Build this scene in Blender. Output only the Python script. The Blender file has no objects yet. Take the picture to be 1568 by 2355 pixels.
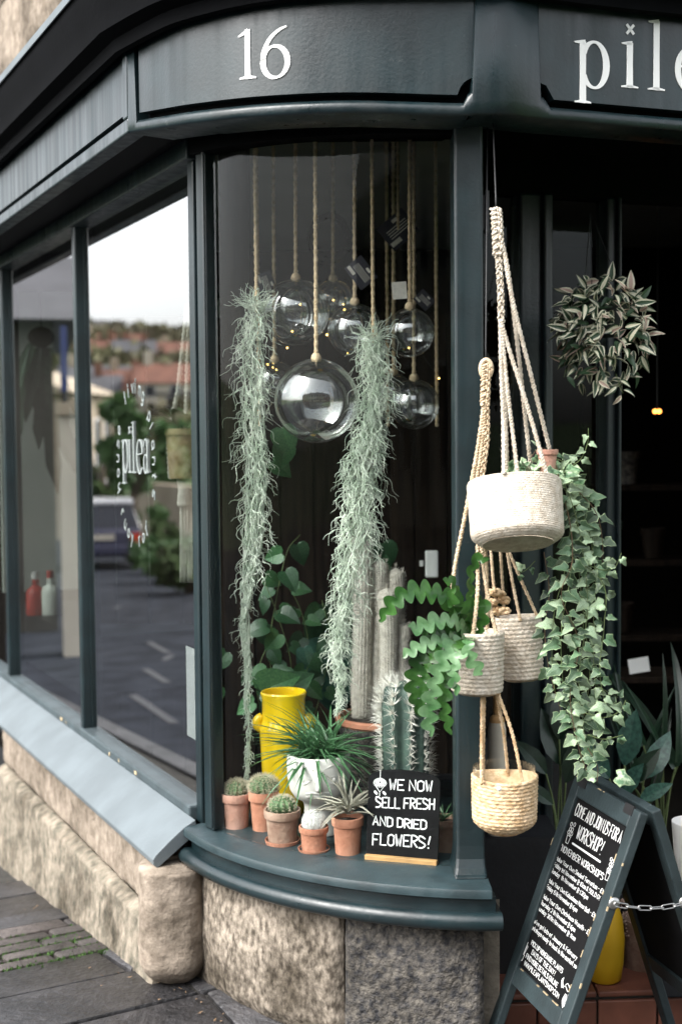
import bpy, math, random
from mathutils import Vector as V, Matrix
R = math.radians
random.seed(7)
scene = bpy.context.scene
COL = scene.collection

# ------------------------------------------------------------------ camera
FPX, CU, CV = 3000.0, 784.0, 1177.5           # focal length and centre, in units of a 1568 x 2355 frame
PITCH, ROLL = R(3.0), R(0.5)
CAM = V((0, 0, 1.6))
_fw = V((0, math.cos(PITCH), -math.sin(PITCH)))
_up0 = V((0, math.sin(PITCH), math.cos(PITCH)))
_rt = V((1, 0, 0)) * math.cos(ROLL) - _up0 * math.sin(ROLL)
_up = _up0 * math.cos(ROLL) + V((1, 0, 0)) * math.sin(ROLL)
cd = bpy.data.cameras.new('camera')
cam = bpy.data.objects.new('camera', cd); COL.objects.link(cam)
cd.sensor_fit = 'VERTICAL'; cd.sensor_height = 36.0; cd.lens = 36.0 * FPX / 2355.0
cd.clip_start = 0.05; cd.clip_end = 2000
cd.dof.use_dof = True; cd.dof.focus_distance = 3.12; cd.dof.aperture_fstop = 2.6
m = Matrix.Identity(4)
for i in range(3):
    m[i][0] = _rt[i]; m[i][1] = _up[i]; m[i][2] = -_fw[i]; m[i][3] = CAM[i]
cam.matrix_world = m
scene.camera = cam

# ------------------------------------------------------------------ sky, sun, exposure
SUN_EL, SUN_AZ = R(46), R(238)                 # azimuth clockwise from +Y: behind the camera, to its left
w = bpy.data.worlds.new('World'); scene.world = w; w.use_nodes = True
nt = w.node_tree; nt.nodes.clear()
sky = nt.nodes.new('ShaderNodeTexSky'); sky.sky_type = 'NISHITA'; sky.sun_disc = False
sky.sun_elevation = SUN_EL; sky.sun_rotation = SUN_AZ; sky.air_density = 1.0; sky.dust_density = 4.0
hs = nt.nodes.new('ShaderNodeHueSaturation'); hs.inputs['Saturation'].default_value = 0.22
bg = nt.nodes.new('ShaderNodeBackground'); bg.inputs['Strength'].default_value = 0.15
wo = nt.nodes.new('ShaderNodeOutputWorld')
nt.links.new(sky.outputs[0], hs.inputs['Color']); nt.links.new(hs.outputs[0], bg.inputs[0]); nt.links.new(bg.outputs[0], wo.inputs[0])
sd = bpy.data.lights.new('sun', 'SUN'); sd.energy = 0.75; sd.angle = R(30); sd.color = (1.0, 0.965, 0.91)
sun = bpy.data.objects.new('sun', sd); COL.objects.link(sun)
sdir = V((math.sin(SUN_AZ) * math.cos(SUN_EL), math.cos(SUN_AZ) * math.cos(SUN_EL), math.sin(SUN_EL)))
sun.rotation_euler = sdir.to_track_quat('Z', 'Y').to_euler(); sun.location = sdir * 30
scene.view_settings.view_transform = 'Standard'; scene.view_settings.look = 'None'
scene.view_settings.exposure = 1.85; scene.view_settings.gamma = 1.0
scene.view_settings.use_curve_mapping = False
scene.render.engine = 'CYCLES'
scene.cycles.use_denoising = True
scene.cycles.max_bounces = 12; scene.cycles.transparent_max_bounces = 40
scene.cycles.glossy_bounces = 6; scene.cycles.diffuse_bounces = 5
scene.cycles.caustics_reflective = False; scene.cycles.caustics_refractive = False

# ------------------------------------------------------------------ measuring helpers
def ray(u, v): return _rt * ((u - CU) / FPX) + _up * ((CV - v) / FPX) + _fw
def at(u, v, y): d = ray(u, v); return CAM + d * (y / d.y)
def atz(u, v, z): d = ray(u, v); return CAM + d * ((z - CAM.z) / d.z)
def lerp(a, b, t): return a + (b - a) * t
def rnd(a, b): return random.uniform(a, b)

# ------------------------------------------------------------------ materials
MATS = {}
def mat(name, col, rough=0.6, var=0.12, scale=12.0, bump=0.0, bscale=60.0, metal=0.0, spec=0.5, col2=None, trans=0.0, coat=0.0, stretch=(1, 1, 1), detail=6.0, ramp=(0.35, 0.65), emit=None, sss=0.0, object_var=0.0, streak=0.0, grime=0.0, wear=0.0):
    mt = bpy.data.materials.new(name); mt.use_nodes = True
    n = mt.node_tree.nodes; l = mt.node_tree.links
    b = n['Principled BSDF']
    b.inputs['Roughness'].default_value = rough; b.inputs['Metallic'].default_value = metal
    b.inputs['Specular IOR Level'].default_value = spec
    if coat: b.inputs['Coat Weight'].default_value = coat; b.inputs['Coat Roughness'].default_value = 0.22 if streak else 0.08
    tc = n.new('ShaderNodeTexCoord'); mp = n.new('ShaderNodeMapping'); mp.inputs['Scale'].default_value = stretch
    l.new(tc.outputs['Object'], mp.inputs[0])
    nz = n.new('ShaderNodeTexNoise'); nz.inputs['Scale'].default_value = scale; nz.inputs['Detail'].default_value = detail
    l.new(mp.outputs[0], nz.inputs['Vector'])
    cr = n.new('ShaderNodeValToRGB')
    c1 = tuple(max(0, c * (1 - var)) for c in col) ; c2 = col2 or tuple(min(1, c * (1 + var)) for c in col)
    if col2: c1 = col
    cr.color_ramp.elements[0].position = ramp[0]; cr.color_ramp.elements[0].color = (*c1, 1)
    cr.color_ramp.elements[1].position = ramp[1]; cr.color_ramp.elements[1].color = (*c2, 1)
    l.new(nz.outputs['Fac'], cr.inputs[0])
    last = cr.outputs[0]
    if grime:                                        # darker weathering in patches of its own, with fine pitting
        g1 = n.new('ShaderNodeTexNoise'); g1.inputs['Scale'].default_value = 4.2; g1.inputs['Detail'].default_value = 12; g1.inputs['Roughness'].default_value = 0.7
        l.new(tc.outputs['Object'], g1.inputs['Vector'])
        g2 = n.new('ShaderNodeValToRGB'); g2.color_ramp.elements[0].position = 0.36; g2.color_ramp.elements[0].color = (grime * .34, grime * .33, grime * .31, 1); g2.color_ramp.elements[1].position = 0.58
        l.new(g1.outputs['Fac'], g2.inputs[0]); mu = n.new('ShaderNodeMix'); mu.data_type = 'RGBA'; mu.blend_type = 'MULTIPLY'; mu.inputs[0].default_value = 1.0
        l.new(last, mu.inputs[6]); l.new(g2.outputs[0], mu.inputs[7]); last = mu.outputs[2]
    if wear:                                         # scuffs where the coat is rubbed through to an older one
        w1 = n.new('ShaderNodeTexNoise'); w1.inputs['Scale'].default_value = 26; w1.inputs['Detail'].default_value = 14; w1.inputs['Roughness'].default_value = 0.75
        l.new(tc.outputs['Object'], w1.inputs['Vector'])
        w2 = n.new('ShaderNodeMapRange'); w2.inputs['From Min'].default_value = .62; w2.inputs['From Max'].default_value = .70; w2.inputs['To Max'].default_value = wear
        l.new(w1.outputs['Fac'], w2.inputs['Value']); w3 = n.new('ShaderNodeMix'); w3.data_type = 'RGBA'; l.new(w2.outputs[0], w3.inputs[0]); l.new(last, w3.inputs[6]); w3.inputs[7].default_value = (.085, .095, .095, 1); last = w3.outputs[2]
    if streak:                                       # rain streaks: the gloss varies in upright bands
        m3 = n.new('ShaderNodeMapping'); m3.inputs['Scale'].default_value = (30, 30, 1.2); l.new(tc.outputs['Object'], m3.inputs[0])
        n3 = n.new('ShaderNodeTexNoise'); n3.inputs['Scale'].default_value = 1.0; n3.inputs['Detail'].default_value = 5; l.new(m3.outputs[0], n3.inputs['Vector'])
        r3 = n.new('ShaderNodeMapRange'); r3.inputs['From Min'].default_value = .3; r3.inputs['From Max'].default_value = .7; r3.inputs['To Min'].default_value = rough - streak * .6; r3.inputs['To Max'].default_value = rough + streak
        l.new(n3.outputs['Fac'], r3.inputs['Value']); l.new(r3.outputs[0], b.inputs['Roughness'])
    if object_var:
        oi = n.new('ShaderNodeObjectInfo'); hv = n.new('ShaderNodeHueSaturation')
        mr = n.new('ShaderNodeMapRange'); mr.inputs['To Min'].default_value = 1 - object_var; mr.inputs['To Max'].default_value = 1 + object_var
        l.new(oi.outputs['Random'], mr.inputs['Value']); l.new(mr.outputs[0], hv.inputs['Value']); l.new(last, hv.inputs['Color']); last = hv.outputs[0]
    l.new(last, b.inputs['Base Color'])
    if bump:
        n2 = n.new('ShaderNodeTexNoise'); n2.inputs['Scale'].default_value = bscale; n2.inputs['Detail'].default_value = 8
        l.new(mp.outputs[0], n2.inputs['Vector'])
        bp = n.new('ShaderNodeBump'); bp.inputs['Strength'].default_value = bump; bp.inputs['Distance'].default_value = 0.01
        l.new(n2.outputs['Fac'], bp.inputs['Height']); l.new(bp.outputs[0], b.inputs['Normal'])
    if trans:
        tr = n.new('ShaderNodeBsdfTranslucent'); mx = n.new('ShaderNodeMixShader'); mx.inputs[0].default_value = trans
        l.new(last, tr.inputs[0]); l.new(b.outputs[0], mx.inputs[1]); l.new(tr.outputs[0], mx.inputs[2])
        l.new(mx.outputs[0], n['Material Output'].inputs[0])
    if emit:
        b.inputs['Emission Color'].default_value = (*emit[:3], 1); b.inputs['Emission Strength'].default_value = emit[3]
    MATS[name] = mt
    return mt

def glass_mat(name, f0=0.05, tint=(1, 1, 1), rough=0.0, wave=0.0, wscale=3.0, power=4.0, inside=False):
    """pane: clear straight through, mirror reflection that grows towards grazing angles"""
    mt = bpy.data.materials.new(name); mt.use_nodes = True
    n = mt.node_tree.nodes; l = mt.node_tree.links; n.remove(n['Principled BSDF'])
    def math_(op, a, b=None):
        q = n.new('ShaderNodeMath'); q.operation = op; q.use_clamp = op in ('ADD',)
        for i, x in enumerate((a, b)):
            if x is None: continue
            if isinstance(x, (int, float)): q.inputs[i].default_value = x
            else: l.new(x, q.inputs[i])
        return q.outputs[0]
    t = n.new('ShaderNodeBsdfTransparent'); t.inputs[0].default_value = (*tint, 1)
    g = n.new('ShaderNodeBsdfGlossy'); g.inputs['Roughness'].default_value = rough; g.inputs[0].default_value = (1, 1, 1, 1)
    ge = n.new('ShaderNodeNewGeometry'); dp = n.new('ShaderNodeVectorMath'); dp.operation = 'DOT_PRODUCT'
    l.new(ge.outputs['Incoming'], dp.inputs[0]); l.new(ge.outputs['Normal'], dp.inputs[1])
    c = math_('ABSOLUTE', dp.outputs['Value']); k = math_('POWER', math_('SUBTRACT', 1.0, c), power)
    fac = math_('ADD', math_('MULTIPLY', k, 1.0 - f0), f0)
    if not inside: fac = math_('MULTIPLY', fac, math_('SUBTRACT', 1.0, ge.outputs['Backfacing']))
    mx = n.new('ShaderNodeMixShader')
    l.new(fac, mx.inputs[0]); l.new(t.outputs[0], mx.inputs[1]); l.new(g.outputs[0], mx.inputs[2])
    l.new(mx.outputs[0], n['Material Output'].inputs[0])
    if wave:
        tc = n.new('ShaderNodeTexCoord'); nz = n.new('ShaderNodeTexNoise'); nz.inputs['Scale'].default_value = wscale; nz.inputs['Detail'].default_value = 1
        bp = n.new('ShaderNodeBump'); bp.inputs['Strength'].default_value = wave; bp.inputs['Distance'].default_value = 0.02
        l.new(tc.outputs['Object'], nz.inputs['Vector']); l.new(nz.outputs['Fac'], bp.inputs['Height'])
        l.new(bp.outputs[0], g.inputs['Normal'])
    MATS[name] = mt
    return mt

# ------------------------------------------------------------------ mesh building
ORG = {}
class MB:
    def __init__(s): s.v = []; s.f = []; s.m = []; s.mi = 0
    def face(s, *ids): s.f.append(tuple(ids)); s.m.append(s.mi)
    def add(s, p): s.v.append(V(p)); return len(s.v) - 1
    def quad(s, a, b, c, d):
        k = len(s.v); s.v += [V(a), V(b), V(c), V(d)]; s.face(k, k + 1, k + 2, k + 3)
    def poly(s, pts):
        k = len(s.v); s.v += [V(p) for p in pts]; s.face(*range(k, k + len(pts)))
    def hexa(s, p):                                  # p: 8 points, bottom ring 0-3 then top ring 4-7
        k = len(s.v); s.v += [V(q) for q in p]
        for f in ((0, 3, 2, 1), (4, 5, 6, 7), (0, 1, 5, 4), (1, 2, 6, 5), (2, 3, 7, 6), (3, 0, 4, 7)): s.face(*[k + i for i in f])
    def box(s, o, ax, ay, az):                       # o centre, half-axis vectors
        o, ax, ay, az = V(o), V(ax), V(ay), V(az)
        s.hexa([o - ax - ay - az, o + ax - ay - az, o + ax + ay - az, o - ax + ay - az, o - ax - ay + az, o + ax - ay + az, o + ax + ay + az, o - ax + ay + az])
    def bbox(s, x0, x1, y0, y1, z0, z1): s.box(((x0 + x1) / 2, (y0 + y1) / 2, (z0 + z1) / 2), ((x1 - x0) / 2, 0, 0), (0, (y1 - y0) / 2, 0), (0, 0, (z1 - z0) / 2))
    def beam(s, a, b, wd, th, up=(0, 0, 1)):         # bar from a to b; wd across, th along up
        a, b = V(a), V(b); d = (b - a).normalized(); up = V(up)
        x = d.cross(up); x = x.normalized() if x.length > 1e-6 else V((1, 0, 0)); y = x.cross(d).normalized()
        s.box((a + b) / 2, d * ((b - a).length / 2), x * wd / 2, y * th / 2)
    def grid(s, rows, closed=False, capa=False, capb=False):   # rows: lists of points
        k = len(s.v); n = len(rows[0])
        for r in rows: s.v += [V(p) for p in r]
        for i in range(len(rows) - 1):
            for j in range(n if closed else n - 1):
                j2 = (j + 1) % n
                s.face(k + i * n + j, k + i * n + j2, k + (i + 1) * n + j2, k + (i + 1) * n + j)
        if capa: s.face(*[k + j for j in range(n)][::-1])
        if capb: s.face(*[k + (len(rows) - 1) * n + j for j in range(n)])
    def tube(s, pts, r, n=6, cap=True, twist=0):
        pts = [V(p) for p in pts]; rows = []
        N = len(pts); prev = None
        for i, p in enumerate(pts):
            t = (pts[min(i + 1, N - 1)] - pts[max(i - 1, 0)])
            t = t.normalized() if t.length > 1e-9 else V((0, 0, 1))
            if prev is None:
                a = V((1, 0, 0)) if abs(t.x) < 0.8 else V((0, 1, 0))
                x = t.cross(a).normalized()
            else:
                x = prev - t * prev.dot(t); x = x.normalized() if x.length > 1e-6 else t.orthogonal().normalized()
            prev = x; y = t.cross(x)
            rr = r(i / (N - 1)) if callable(r) else (r[i] if isinstance(r, (list, tuple)) else r)
            rows.append([p + (x * math.cos(2 * math.pi * j / n) + y * math.sin(2 * math.pi * j / n)) * rr for j in range(n)])
        s.grid(rows, True, cap, cap)
    def lathe(s, prof, c=(0, 0, 0), n=32, axis=(0, 0, 1), capa=False, capb=False):
        c = V(c); z = V(axis).normalized(); x = z.orthogonal().normalized() if abs(z.z) < 0.999 else V((1, 0, 0)); y = z.cross(x)
        rows = [[c + z * h + (x * math.cos(2 * math.pi * j / n) + y * math.sin(2 * math.pi * j / n)) * r for j in range(n)] for r, h in prof]
        s.grid(rows, True, capa, capb)
    def sphere(s, c, r, n=12, m=8, sq=(1, 1, 1)):
        c = V(c); rows = []
        for i in range(m + 1):
            a = math.pi * i / m
            rr = max(math.sin(a), 1e-4)
            rows.append([c + V((r * sq[0] * rr * math.cos(2 * math.pi * j / n), r * sq[1] * rr * math.sin(2 * math.pi * j / n), -r * sq[2] * math.cos(a))) for j in range(n)])
        s.grid(rows, True)
    def mesh(s, name, mats, smooth=False, o=V((0, 0, 0))):
        me = bpy.data.meshes.new(name)
        me.from_pydata([tuple(p - o) for p in s.v], [], s.f)
        mats = mats if isinstance(mats, (list, tuple)) else [mats]
        for q in mats: me.materials.append(MATS[q] if isinstance(q, str) else q)
        if len(mats) > 1: me.polygons.foreach_set('material_index', s.m)
        if smooth: me.polygons.foreach_set('use_smooth', [True] * len(me.polygons))
        me.update()
        return me
    def build(s, name, mats, parent=None, smooth=False, sharp=None):
        o = ORG.get(parent.name, V((0, 0, 0))) if parent else V((0, 0, 0))
        me = s.mesh(name, mats, smooth, o)
        if sharp and smooth: me.set_sharp_from_angle(angle=R(sharp))
        ob = bpy.data.objects.new(name, me); COL.objects.link(ob)
        if parent: ob.parent = parent
        ORG[ob.name] = o.copy()
        return ob

def bevel(ob, wdt=0.004, seg=2, ang=35):
    md = ob.modifiers.new('bevel', 'BEVEL'); md.width = wdt; md.segments = seg; md.limit_method = 'ANGLE'; md.angle_limit = R(ang)
    md.harden_normals = False
    return ob
def thing(name, label, cat, loc=(0, 0, 0), group=None):
    o = bpy.data.objects.new(name, None); COL.objects.link(o); o.location = loc; o.empty_display_size = 0.05
    ORG[o.name] = V(loc); tag(o, label, cat, group)
    return o
def tag(o, label=None, cat=None, group=None, kind=None):
    if label: o['label'] = label
    if cat: o['category'] = cat
    if group: o['group'] = group
    if kind: o['kind'] = kind
    return o
def inst(name, me, parent, mw):                      # an object sharing mesh data, placed by a world matrix under a thing
    ob = bpy.data.objects.new(name, me); COL.objects.link(ob); ob.parent = parent
    ob.matrix_basis = Matrix.Translation(-ORG[parent.name]) @ mw
    ORG[ob.name] = V((0, 0, 0))
    return ob
def frame(o, x, z):                                   # world matrix with its x axis along x, z close to z
    x = V(x).normalized(); z = V(z); y = z.cross(x)
    y = y.normalized() if y.length > 1e-6 else x.orthogonal().normalized()
    z = x.cross(y)
    mm = Matrix.Identity(4)
    for i in range(3): mm[i][0] = x[i]; mm[i][1] = y[i]; mm[i][2] = z[i]; mm[i][3] = o[i]
    return mm
def crom(pts, n=8):                                   # smooth curve through points
    pts = [V(p) for p in pts]; out = []
    P = [pts[0] * 2 - pts[1]] + pts + [pts[-1] * 2 - pts[-2]]
    for i in range(1, len(P) - 2):
        a, b, c, d = P[i - 1:i + 3]
        for k in range(n):
            t = k / n
            out.append(0.5 * ((2 * b) + (c - a) * t + (2 * a - 5 * b + 4 * c - d) * t * t + (3 * b - a - 3 * c + d) * t ** 3))
    out.append(pts[-1]); return out
from mathutils import noise as MN
def nz(p, s=1.0, o=0.0): return MN.noise(V((p[0] * s + o, p[1] * s - o, p[2] * s + 2 * o)))

# palette: surface colours, a few with shade put in
mat('shop_paint', (0.0066, 0.0165, 0.0195), 0.36, 0.25, 9, 0.07, 120, spec=0.5, streak=0.16, coat=0.15, wear=0.5)
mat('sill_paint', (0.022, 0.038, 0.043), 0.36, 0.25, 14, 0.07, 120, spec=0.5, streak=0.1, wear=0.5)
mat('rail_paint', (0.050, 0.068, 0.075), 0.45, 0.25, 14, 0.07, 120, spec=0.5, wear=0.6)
mat('shaded_paint', (0.003, 0.0033, 0.004), 0.8, 0.15, 9, 0.08, 90, spec=0.05)  # near-black: shade under cornice, heads and soffits is put into the colour
mat('lead_board', (0.115, 0.138, 0.150), 0.62, 0.12, 7, 0.08, 120, spec=0.5)
mat('dark_wood', (0.012, 0.013, 0.016), 0.5, 0.2, 14, 0.1, 80)
mat('vinyl', (0.30, 0.34, 0.33), 0.6, 0.05)
mat('sign_white', (0.80, 0.81, 0.80), 0.6, 0.03)
mat('bath_stone', (0.190, 0.155, 0.122), 0.95, 0.25, 30, 0.5, 70, spec=0.12, col2=(0.35, 0.295, 0.238), ramp=(0.3, 0.7), grime=0.95, detail=10)
mat('stone_dark', (0.105, 0.088, 0.070), 0.95, 0.3, 75, 0.5, 110, spec=0.12, col2=(0.40, 0.345, 0.28), ramp=(0.34, 0.66), grime=0.8, stretch=(1, 1, 0.6), detail=10)
mat('stone_grey', (0.042, 0.042, 0.045), 0.9, 0.3, 60, 1.0, 100, spec=0.2, col2=(0.16, 0.145, 0.125), ramp=(0.36, 0.68), grime=0.8, detail=10)
mat('stone_mossy', (0.095, 0.090, 0.070), 0.95, 0.3, 26, 0.5, 90, spec=0.12, col2=(0.32, 0.275, 0.218), ramp=(0.30, 0.68), grime=0.85, detail=10)
mat('mortar', (0.16, 0.14, 0.11), 0.95, 0.2, 20, 0.6, 70)
mat('paving', (0.045, 0.037, 0.035), 0.7, 0.25, 40, 0.8, 90, col2=(0.088, 0.074, 0.068), object_var=0.4, grime=0.9, ramp=(.3, .7))
mat('slab', (0.034, 0.034, 0.037), 0.42, 0.25, 30, 0.7, 60, col2=(0.066, 0.063, 0.065), object_var=0.3, grime=0.9, ramp=(.3, .7))
mat('grout', (0.03, 0.028, 0.024), 0.95, 0.3, 20, 0.5, 80)
mat('moss', (0.05, 0.11, 0.022), 0.95, 0.35, 60, 0.6, 200)
mat('asphalt', (0.022, 0.025, 0.032), 0.9, 0.35, 3, 0.4, 200, spec=0.08)
mat('road_paint', (0.045, 0.047, 0.052), 0.8, 0.2, 30)
mat('grass', (0.05, 0.085, 0.025), 0.95, 0.35, 3)
mat('terracotta', (0.36, 0.145, 0.085), 0.85, 0.15, 18, 0.25, 120, col2=(0.47, 0.22, 0.14))
mat('terracotta_pale', (0.42, 0.215, 0.155), 0.85, 0.15, 18, 0.25, 120, col2=(0.53, 0.31, 0.24))
mat('terracotta_old', (0.235, 0.135, 0.095), 0.9, 0.2, 22, 0.3, 120, col2=(0.36, 0.25, 0.185))
mat('soil', (0.022, 0.016, 0.011), 0.95, 0.4, 60, 0.8, 150)
mat('yellow_glaze', (0.86, 0.60, 0.012), 0.22, 0.05, 6, 0.03, 30, coat=0.5)
mat('yellow_matt', (0.62, 0.37, 0.010), 0.55, 0.08, 9)
mat('white_glaze', (0.72, 0.70, 0.66), 0.4, 0.05, 14)
mat('white_plastic', (0.78, 0.78, 0.76), 0.4, 0.02)
mat('jute', (0.54, 0.41, 0.265), 0.95, 0.25, 60, 0.5, 260, spec=0.1, col2=(0.74, 0.60, 0.43))
mat('jute_pale', (0.56, 0.48, 0.38), 0.95, 0.2, 60, 0.5, 260, spec=0.1, col2=(0.74, 0.67, 0.57))
mat('seagrass', (0.52, 0.35, 0.19), 0.9, 0.25, 50, 0.5, 220, spec=0.15, col2=(0.74, 0.56, 0.365))
mat('rope_jute', (0.50, 0.375, 0.225), 0.95, 0.2, 80, 0.4, 300, spec=0.1, col2=(0.72, 0.575, 0.385))
mat('rope_white', (0.70, 0.67, 0.60), 0.95, 0.1, 80, spec=0.1)
mat('moss_strand', (0.62, 0.72, 0.59), 0.9, 0.2, 25, spec=0.1, col2=(0.90, 0.95, 0.85), trans=0.25)
mat('ivy_leaf', (0.016, 0.050, 0.018), 0.42, 0.2, 90, 0.2, 160, col2=(0.15, 0.25, 0.14), ramp=(0.40, 0.66), trans=0.12, object_var=0.6)
mat('ivy_pale', (0.10, 0.19, 0.10), 0.40, 0.2, 80, 0.2, 160, col2=(0.46, 0.56, 0.38), ramp=(0.42, 0.62), trans=0.12, object_var=0.55)
mat('ivy_edge', (0.30, 0.40, 0.22), 0.5, 0.15, 80, trans=0.12)
mat('stem_green', (0.10, 0.14, 0.05), 0.7, 0.2, 40)
mat('stem_brown', (0.12, 0.075, 0.04), 0.8, 0.2, 40)
mat('fishbone', (0.014, 0.055, 0.010), 0.30, 0.2, 25, 0.15, 80, col2=(0.045, 0.130, 0.025), trans=0.15, object_var=0.3)
mat('fishbone_pale', (0.055, 0.15, 0.05), 0.26, 0.2, 25, 0.15, 80, col2=(0.16, 0.29, 0.14), trans=0.15)
mat('trad_green', (0.035, 0.075, 0.035), 0.4, 0.2, 40, trans=0.1, object_var=0.3)
mat('trad_cream', (0.70, 0.68, 0.52), 0.45, 0.2, 60, trans=0.1, object_var=0.35)
mat('trad_pink', (0.50, 0.36, 0.29), 0.45, 0.2, 60, trans=0.1, object_var=0.35)
mat('leaf_dark', (0.018, 0.055, 0.024), 0.35, 0.25, 18, 0.1, 60, col2=(0.04, 0.10, 0.045), trans=0.12, object_var=0.35)
mat('leaf_mid', (0.03, 0.10, 0.04), 0.35, 0.25, 18, 0.1, 60, col2=(0.07, 0.17, 0.065), trans=0.15, object_var=0.3)
mat('leaf_shade', (0.006, 0.020, 0.010), 0.35, 0.25, 18, col2=(0.012, 0.034, 0.017), object_var=0.35)  # leaf green darkened to stand for the doorway's shade
mat('leaf_teal', (0.018, 0.055, 0.042), 0.28, 0.25, 12, 0.1, 60, col2=(0.045, 0.115, 0.085), trans=0.1)
mat('grass_blade', (0.035, 0.11, 0.045), 0.4, 0.25, 40, col2=(0.10, 0.22, 0.10), trans=0.15)
mat('cactus_wool', (0.48, 0.45, 0.39), 0.95, 0.25, 60, 0.8, 260, spec=0.1, col2=(0.66, 0.63, 0.56))
mat('wool_hair', (0.66, 0.62, 0.55), 0.9, 0.1, spec=0.1, trans=0.3)
mat('cactus_blue', (0.040, 0.066, 0.056), 0.6, 0.25, 30, 0.3, 120, col2=(0.075, 0.125, 0.10))
mat('cactus_green', (0.05, 0.10, 0.04), 0.6, 0.25, 30, 0.3, 120, col2=(0.10, 0.17, 0.07))
mat('spine', (0.72, 0.70, 0.64), 0.6, 0.1, spec=0.3)
mat('spine_pale', (0.62, 0.56, 0.42), 0.6, 0.1, spec=0.3, trans=0.2)
mat('white_fluff', (0.86, 0.86, 0.84), 0.9, 0.03, spec=0.1, trans=0.2)
mat('till_leaf', (0.24, 0.255, 0.20), 0.7, 0.2, 30, col2=(0.44, 0.40, 0.33), trans=0.1)
mat('chalkboard', (0.0045, 0.0045, 0.005), 0.8, 0.25, 20, spec=0.15)
mat('pine', (0.45, 0.26, 0.105), 0.6, 0.15, 8, 0.1, 60, stretch=(1, 12, 12))
mat('steel', (0.55, 0.55, 0.54), 0.35, 0.05, metal=1.0)
mat('iron', (0.012, 0.012, 0.013), 0.5, 0.1)
mat('board_paint', (0.020, 0.031, 0.034), 0.5, 0.2, 16, 0.12, 110)
mat('chipped_wood', (0.46, 0.36, 0.22), 0.8, 0.2, 20)
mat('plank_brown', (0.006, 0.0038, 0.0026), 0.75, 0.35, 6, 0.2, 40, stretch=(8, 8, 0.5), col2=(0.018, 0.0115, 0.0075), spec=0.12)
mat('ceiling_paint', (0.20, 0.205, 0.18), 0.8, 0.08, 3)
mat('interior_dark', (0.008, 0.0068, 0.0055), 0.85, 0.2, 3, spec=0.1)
mat('pale_board', (0.78, 0.82, 0.75), 0.8, 0.06, 4)
mat('quarry_tile', (0.17, 0.065, 0.042), 0.45, 0.2, 12, 0.1, 60, object_var=0.15)
mat('tag_card', (0.022, 0.022, 0.034), 0.6, 0.1)
mat('fairy', (0.9, 0.6, 0.2), 0.5, 0.0, emit=(1.0, 0.62, 0.16, 3.5))
mat('lamp_glow', (0.9, 0.4, 0.1), 0.5, 0.0, emit=(1.0, 0.30, 0.05, 2.2))
mat('red_plastic', (0.45, 0.035, 0.02), 0.4, 0.05)
mat('car_paint', (0.05, 0.05, 0.085), 0.3, 0.05, coat=0.6)
mat('car_roof', (0.62, 0.62, 0.64), 0.3, 0.05, coat=0.6)
mat('car_glass', (0.02, 0.022, 0.03), 0.08, 0.0)
mat('rubber', (0.012, 0.012, 0.012), 0.8, 0.1)
mat('tail_red', (0.60, 0.06, 0.03), 0.3, 0.0)
mat('house_stone', (0.33, 0.27, 0.195), 0.95, 0.15, 0.9, col2=(0.42, 0.36, 0.27))
mat('house_cream', (0.55, 0.50, 0.41), 0.95, 0.1, 0.9)
mat('house_brick', (0.21, 0.105, 0.07), 0.95, 0.15, 0.9)
mat('house_dark', (0.06, 0.055, 0.046), 0.95, 0.2, 1.2)
mat('roof_red', (0.17, 0.075, 0.05), 0.9, 0.2, 1.2)
mat('roof_slate', (0.075, 0.075, 0.082), 0.7, 0.2, 1.2)
mat('bark', (0.09, 0.07, 0.05), 0.95, 0.2, 8)
mat('tree_leaf', (0.045, 0.105, 0.035), 0.6, 0.3, 2, trans=0.25, col2=(0.085, 0.16, 0.05))
mat('wood_hill', (0.10, 0.085, 0.055), 0.9, 0.3, 0.15, col2=(0.13, 0.13, 0.06))
mat('blue_sign', (0.03, 0.045, 0.16), 0.5, 0.05)
glass_mat('bay_glass', 0.008, (0.97, 0.985, 0.98))
glass_mat('side_glass', 0.40, (0.90, 0.93, 0.92), power=3.0)
glass_mat('door_glass', 0.03, (0.7, 0.72, 0.72))
glass_mat('globe_glass', 0.17, (0.94, 0.96, 0.95), inside=True, power=3.5)
glass_mat('far_glass', 0.08, (0.05, 0.055, 0.06))

# ================================================================== the place
DL = V((-0.4446, 0.8957, 0)); NL = V((-0.8957, -0.4446, 0)); P0 = V((-0.385, 3.52, 0))
G0 = V((-0.5, 3.38, 0))
def fac(t, w_, z): return P0 + DL * t + NL * w_ + V((0, 0, z))          # along the side front, out from its glass, up
BC = V((0.314, 3.94, 0)); RG = 0.824
def bay(phi, r, z): a = R(phi); return BC + V((-math.sin(a) * r, -math.cos(a) * r, z))
def rout(phi): return 0.975 - 0.095 * max(phi, 0) / 57.0
_S = [(-300, 6), (-60, 1.6), (-6, 0.16), (-0.5, 0.12), (0, 0.17), (0.6, 0.10), (2, -0.06), (10, -0.45), (26, -1.17), (50, -2.0), (80, -0.5), (110, 3.5), (160, 14), (260, 22), (600, 30)]
def gz(x, y):
    s = (V((x, y, 0)) - G0).dot(DL)
    for (a, za), (b, zb) in zip(_S, _S[1:]):
        if s <= b: return za + (zb - za) * (max(s, a) - a) / (b - a)
    return _S[-1][1]
def sw(s, w_):                                                             # a ground point from distance along and off the side front
    p = G0 + DL * s + NL * (w_ - 0.155); return V((p.x, p.y, gz(p.x, p.y)))
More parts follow.
